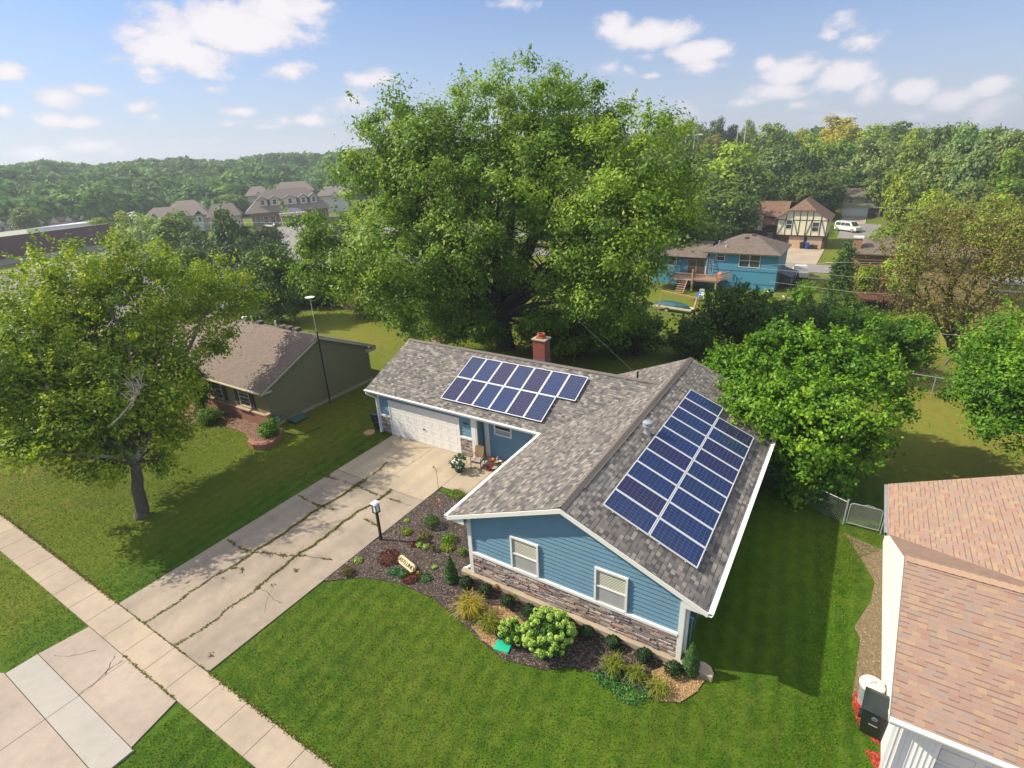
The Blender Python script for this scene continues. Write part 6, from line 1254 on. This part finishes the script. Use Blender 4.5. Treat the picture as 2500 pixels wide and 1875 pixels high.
massrow(-250,900,412,372,430,520,230,9,561); massrow(-250,860,425,398,350,420,230,8.5,561); massrow(-250,820,452,420,300,350,170,8,612); massrow(-250,800,486,440,258,300,120,7.5,714); massrow(-200,430,492,478,262,285,50,7,714); massrow(430,620,470,452,262,280,24,6,714)
massrow(800,1700,372,318,300,420,150,9,442); massrow(1600,2700,322,312,270,330,120,9,442)
LMW=leafmat('leaf_woods',(.05,.115,.022),(.105,.22,.035),(.19,.33,.05),.3,rough=.8)
o=leafobj('woods',np.concatenate(PP),np.concatenate(NN),np.concatenate(SS),LMW,rnd=np.concatenate(RR),asp=.8); tag(o,'far wooded bluff rolling along the left horizon','woods',kind='stuff')
# understorey so that the valley floor is wooded, not lawn
# ---- bed plants
def blob(name,lab,u,v,r,hh,mat,seed,n=900,ls=.03,cat='shrub',grp=None,cr=.07,cone=False):
    g=onZ(u,v,0.02); t=thing(name,lab,cat,(g[0],g[1],.0),0,grp); rg=np.random.default_rng(seed)
    d=unit(rg.normal(size=(n,3))); d[:,2]=np.where(cone,d[:,2],np.abs(d[:,2])*1.05-.25)
    if cone:
        z=rg.random(n)**1.25; a=rg.uniform(0,6.28,n); prof=r*np.clip((1-z)**.65*(1+.12*np.sin(z*22)),.05,1)*np.where(z<.12,z/.12*.4+.6,1); rad=prof*rg.uniform(.8,1.04,n)
        P=np.stack([rad*np.cos(a),rad*np.sin(a),.03+z*hh],1); N=np.stack([np.cos(a),np.sin(a),np.full(n,.5)],1)+rg.normal(size=(n,3))*.4
    else:
        s=rg.uniform(.72,1.06,n)[:,None]*(1+.10*np.sin(d[:,:1]*9+seed)*np.sin(d[:,1:2]*8)); P=d*s*np.array([r,r,hh*.55])+np.array([0,0,hh*.5]); N=d+rg.normal(size=(n,3))*.55
    P[:,2]=np.maximum(P[:,2],.02); leafobj('foliage',P,N,ls*rg.uniform(.6,1.4,n),mat,t,seed=seed,asp=.6)
    m=MB(); m.tube([(0,0,0),(0,0,hh*.6)],.02 if not cone else .03,5); m.build('stem',BARKD,t); return t
BOXW=[(1139,1432),(1186,1450),(1240,1478),(1292,1502),(1336,1510),(1385,1535),(1432,1555),(1495,1580),(1572,1612),(1643,1645)]
for k,(u,v) in enumerate(BOXW): blob('boxwood','%s clipped dark boxwood ball from the left along the stone wall'%ORD[k],u,v,.27,.46,LM_BOX,300+k,1500,.026,grp='boxwood balls along the stone wall')
blob('dwarf_spruce','cone shaped dwarf spruce at the left front corner of the house',1103,1418,.29,1.15,LM_CON,320,4200,.028,cone=True); blob('dwarf_spruce','cone shaped dwarf spruce at the right front corner of the house',1685,1640,.30,1.2,LM_CON,321,4600,.028,cone=True)
# hydrangeas: leafy bush with round blooms
def hydrangea(lab,u,v,r,hh,n,seed):
    t=blob('hydrangea',lab,u,v,r,hh,LEAFG,seed,int(1500*r*r/.4),.06); rg=np.random.default_rng(seed); P=[];N=[];S=[]
    k=0
    while k<n:
        d=unit(rg.normal(size=3)); 
        if d[2]<-.05: continue
        c=d*np.array([r,r,hh*.62])*rg.uniform(.92,1.12)+np.array([0,0,hh*.52]); rr=rg.uniform(.07,.10); q=unit(rg.normal(size=(70,3))); P.append(c+q*rr); N.append(q+rg.normal(size=(70,3))*.2); S.append(np.full(70,.024)); k+=1
    leafobj('bloom',np.concatenate(P),np.concatenate(N),np.concatenate(S),LM_HYD,t,asp=.9,rnd=np.repeat(rg.random(n),70)*.6+.4*rg.random(n*70)); return t
hydrangea('large hydrangea covered in lime green flower heads',1338,1575,.78,1.0,105,330); hydrangea('small hydrangea with lime flower heads left of the large one',1252,1560,.42,.6,26,331)
def blades(name,lab,u,v,r,hh,n,mat,seed,w=.014,cat='plant',grp=None,droop=1.):
    g=onZ(u,v,.02); t=thing(name,lab,cat,(g[0],g[1],.0),0,grp); rg=random.Random(seed); m=MB()
    for k in range(n):
        a=rg.uniform(0,6.283); b0=Vector((rg.gauss(0,r*.22),rg.gauss(0,r*.22),.0)); L=r*rg.uniform(.45,1.15); H=hh*rg.uniform(.6,1.1); d=Vector((math.cos(a),math.sin(a),0)); s=Vector((-d.y,d.x,0))*w; pv=None; rn=rg.random()
        for j in range(5):
            t_=j/4; p=b0+d*L*t_**1.2+Vector((0,0,H*math.sin(min(1,t_*1.15)*math.pi*.62)*(1-.35*droop*t_*t_))); ww=s*(1-t_*.85)
            if pv: m.poly([pv[0],pv[1],p+ww,p-ww],rn)
            pv=(p-ww,p+ww)
    m.build('blades',mat,t); return t
blades('daylily','large yellow daylily clump at the left of the front bed',1150,1500,.62,.75,330,LM_YEL,340,.016,grp='daylily clumps'); blades('daylily','brownish yellow daylily clump just right of the large yellow one',1192,1530,.50,.55,240,LM_LIL,341,.013,grp='daylily clumps')
blades('daylily','green yellow daylily left of the three lawn edge clumps',1497,1635,.42,.45,230,LM_LIL,342,.012,grp='daylily clumps'); blades('daylily','middle daylily of the three near the lawn edge',1552,1655,.38,.4,190,LM_LIL,343,.012,grp='daylily clumps'); blades('daylily','right daylily of the three beside the dry straw patch',1605,1690,.42,.42,200,LM_LIL,344,.012,grp='daylily clumps')
blades('ornamental_grass','pale dry grass tuft under the wire trellis',1130,1215,.35,.4,160,LM_LIL,345,.008)
LM_TURQ=leafmat('leaf_seagreen',(.03,.12,.03),(.06,.22,.06),(.14,.35,.12),.25)
PLT=[('sedum','wide dark red groundcover left of the name stone',950,1364,.48,.20,LM_RED,700),('sedum','dark red groundcover below the name stone',1002,1414,.32,.14,LM_RED,400),('creeping_plant','green feathery groundcover in front of the name stone',984,1402,.24,.12,LM_TURQ,320),('creeping_plant','sea green tuft below the red groundcover',962,1397,.22,.14,LM_TURQ,260),('creeping_plant','pale green spreading plant right of the lower red groundcover',1040,1412,.26,.12,LM_TURQ,260),
('perennial','leafy green shrub left of the house corner eave',1055,1285,.36,.55,LEAFG,900),('perennial','reddish green low plant in the middle of the mulch bed',1035,1312,.30,.22,LM_OLV,420),('perennial','glossy hosta like green plant near the corner board',1096,1320,.33,.3,LM_MUL,520),('perennial','lime green low plant below the hosta',1093,1337,.30,.18,LM_YARD,420),('perennial','lime plant beside the small red plant',1024,1332,.16,.18,LM_HYD,180),('perennial','second lime plant right of the first one',1040,1336,.16,.15,LM_HYD,180),('perennial','small red leaved plant in the mulch bed',1010,1330,.18,.15,LM_RED,200),
('perennial','upright olive plant in the mulch bed',1058,1345,.12,.35,LM_OLV,200),('perennial','fine yellow green tuft near the lamp post',992,1300,.24,.16,LM_YARD,320),('perennial','tiny yellow tuft beside the lamp post',963,1300,.07,.08,LM_HYD,60),('perennial','small pale tuft at the upper mulch bed',992,1272,.13,.1,LM_HYD,120),('perennial','green plant hard against the left corner board',1130,1353,.18,.3,LM_MUL,240),('perennial','bushy green plant at the driveway corner of the bed',848,1400,.26,.3,LM_OLV,450),('perennial','yellow striped tuft beside the driveway corner plant',874,1370,.2,.14,LM_HYD,160),
('perennial','tiny yellow tuft below the name stone',1022,1400,.1,.12,LM_YEL,80),('perennial','small spiky pale plant in the lower mulch',1060,1385,.12,.1,LM_HYD,90),('perennial','green low plants at the upper end of the mulch bed',1110,1208,.4,.14,LM_MUL,380),('perennial','rust coloured dry shrub against the foundation',1214,1440,.12,.25,plain('dry_rust',(.42,.16,.05),.9,var=.3),160),('perennial','pale green plant at the foundation ledge',1262,1455,.13,.2,LM_LIL,160),('creeping_plant','flat green groundcover in front of the lawn edge daylilies',1540,1680,.6,.10,LM_TURQ,700),('creeping_plant','green groundcover left of the lawn edge daylilies',1480,1655,.35,.10,LM_TURQ,380)]
for k,(nm,l,u,v,r,hh,mt,n) in enumerate(PLT): blob(nm,l,u,v,r,hh,mt,400+k,n,.032,'plant','low plants in the mulch bed')
# ---- grass: real tufts on the near lawns, weeds in the joints
def inside(P,poly):
    x,y=P[:,0],P[:,1]; c=np.zeros(len(P),bool); n=len(poly)
    for i in range(n):
        (x0,y0),(x1,y1)=poly[i],poly[(i+1)%n]; k=((y0>y)!=(y1>y)); xi=(x1-x0)*(y-y0)/((y1-y0) if abs(y1-y0)>1e-9 else 1e-9)+x0; c^=(k&(x<xi))
    return c
rg=np.random.default_rng(9); n=520000
P=np.stack([rg.uniform(-27,14,n),rg.uniform(-11,11,n),np.zeros(n)],1)
EX=[[(DX0,-7.75),(DX1,-7.75),(DX1,7.3),(DX0,7.3)],[(-40,-8.78),(9.5,-8.78),(9.5,-7.7),(-40,-7.7)],[(-10.6,-20),(-4.4,-20),(-4.4,-8.7),(-10.6,-8.7)],MB1,[(-40,-30),(20,-30),(20,-11.2),(-40,-11.2)],[(-11.6,6.9),(0,6.9),(0,20),(-11.6,20)],[(-5,3.9),(0,3.9),(0,8),(-5,8)],[(0,0),(8,0),(8,15),(0,15)],[(-34,4),(NX,4),(NX,13),(-34,13)],P2((2160,1345),(2160,1700),(2080,1700),(2090,1640),(2100,1560),(2085,1530),(2125,1470),(2135,1420),(2100,1360)),P2((2085,1690),(2160,1680),(2160,1830),(2100,1780),(2080,1720)),[(13,-3),(20,-3),(20,10),(13,10)],P2((610,1085),(600,1060),(540,1035),(500,1027),(450,1040),(440,1000))+[(-26.5,4.2),(-17.9,4.2),(-17.4,3.7)],[(-38,-7.7),(-31,-7.7),(-31,4),(-38,4)],P2((607,1090),(643,1100),(694,1057),(680,1030),(610,1060))]
keep=np.ones(n,bool)
for e_ in EX: keep&=~inside(P,e_)
P=P[keep]; n=len(P); P[:,2]=.012; N=rg.normal(size=(n,3)); N[:,2]=np.abs(N[:,2])*.9+.5
GT=grassmat('grass_blades',(.022,.055,.004),(.084,.162,.009),(.20,.15,.03),.45,R(6),0.,True)
o=leafobj('grass',P,N,rg.uniform(.013,.030,n),GT,asp=.45,rnd=rg.random(n)); tag(o,'short mown green grass over the front lawns','grass',kind='stuff')
# long unkempt grass beside the dirt path
n=6000; P=np.stack([12.15-np.abs(rg.normal(size=n))*.75,rg.uniform(-4,9,n),np.full(n,.03)],1); dd=inside(P,P2((2160,1345),(2160,1600),(2150,1700),(2080,1700),(2090,1640),(2100,1560),(2085,1530),(2125,1470),(2135,1420),(2100,1360))); P=P[~dd]; n=len(P); N=rg.normal(size=(n,3)); N[:,2]*=.2
o=leafobj('grass',P,N,rg.uniform(.03,.065,n),LM_MUL,asp=.14); tag(o,'longer ragged grass along the dirt strip','grass',kind='stuff')
# lawn edges and joint weeds
W=[]
def edge(a,b,n,sp=.03):
    a=np.array(a);b=np.array(b); t=rg.random(n)[:,None]; q=a+(b-a)*t; return np.concatenate([q+rg.normal(size=(n,2))*sp,np.full((n,1),.04)],1)
W+= [edge((-26,-7.70),(DX0,-7.70),2600),edge((DX1,-7.70),(9,-7.70),1500,.04),edge((DX1,-7.71),(DX0,-7.71),260,.015),edge((-8,-8.77),(-4.8,-8.77),240,.02)]
for L,a in ((L1,1.),(L2,.8)):
    for i in range(len(L)-1):
        f=a*(.25+.75*sst((i-8)/14.)); W.append(edge(L[i],L[i+1],int(150*f),.030))
for i,Q in enumerate(CQ):
    if i in (0,1,2,8,9,10,11,12):
        for k in range(0,len(Q)-1):
            if rg.random()<.6: W.append(edge(Q[k][:2],Q[k+1][:2],26,.035))
for u,v,c in ((603,1347,60),(692,1357,50),(780,1237,50),(630,1437,60),(723,1394,45),(667,1431,20),(516,1600,26),(800,1165,45),(862,1190,30)): q=onZ(u,v); W.append(edge(q[:2],q[:2],c,.06))
P=np.concatenate(W); N=rg.normal(size=(len(P),3)); N[:,2]=np.abs(N[:,2])+.4; P[:,2]+=.012
o=leafobj('weeds',P,N,rg.uniform(.016,.045,len(P)),LM_WEED,asp=.5); tag(o,'weeds and grass growing in the driveway cracks and lawn edges','weeds',kind='stuff')
q=[]
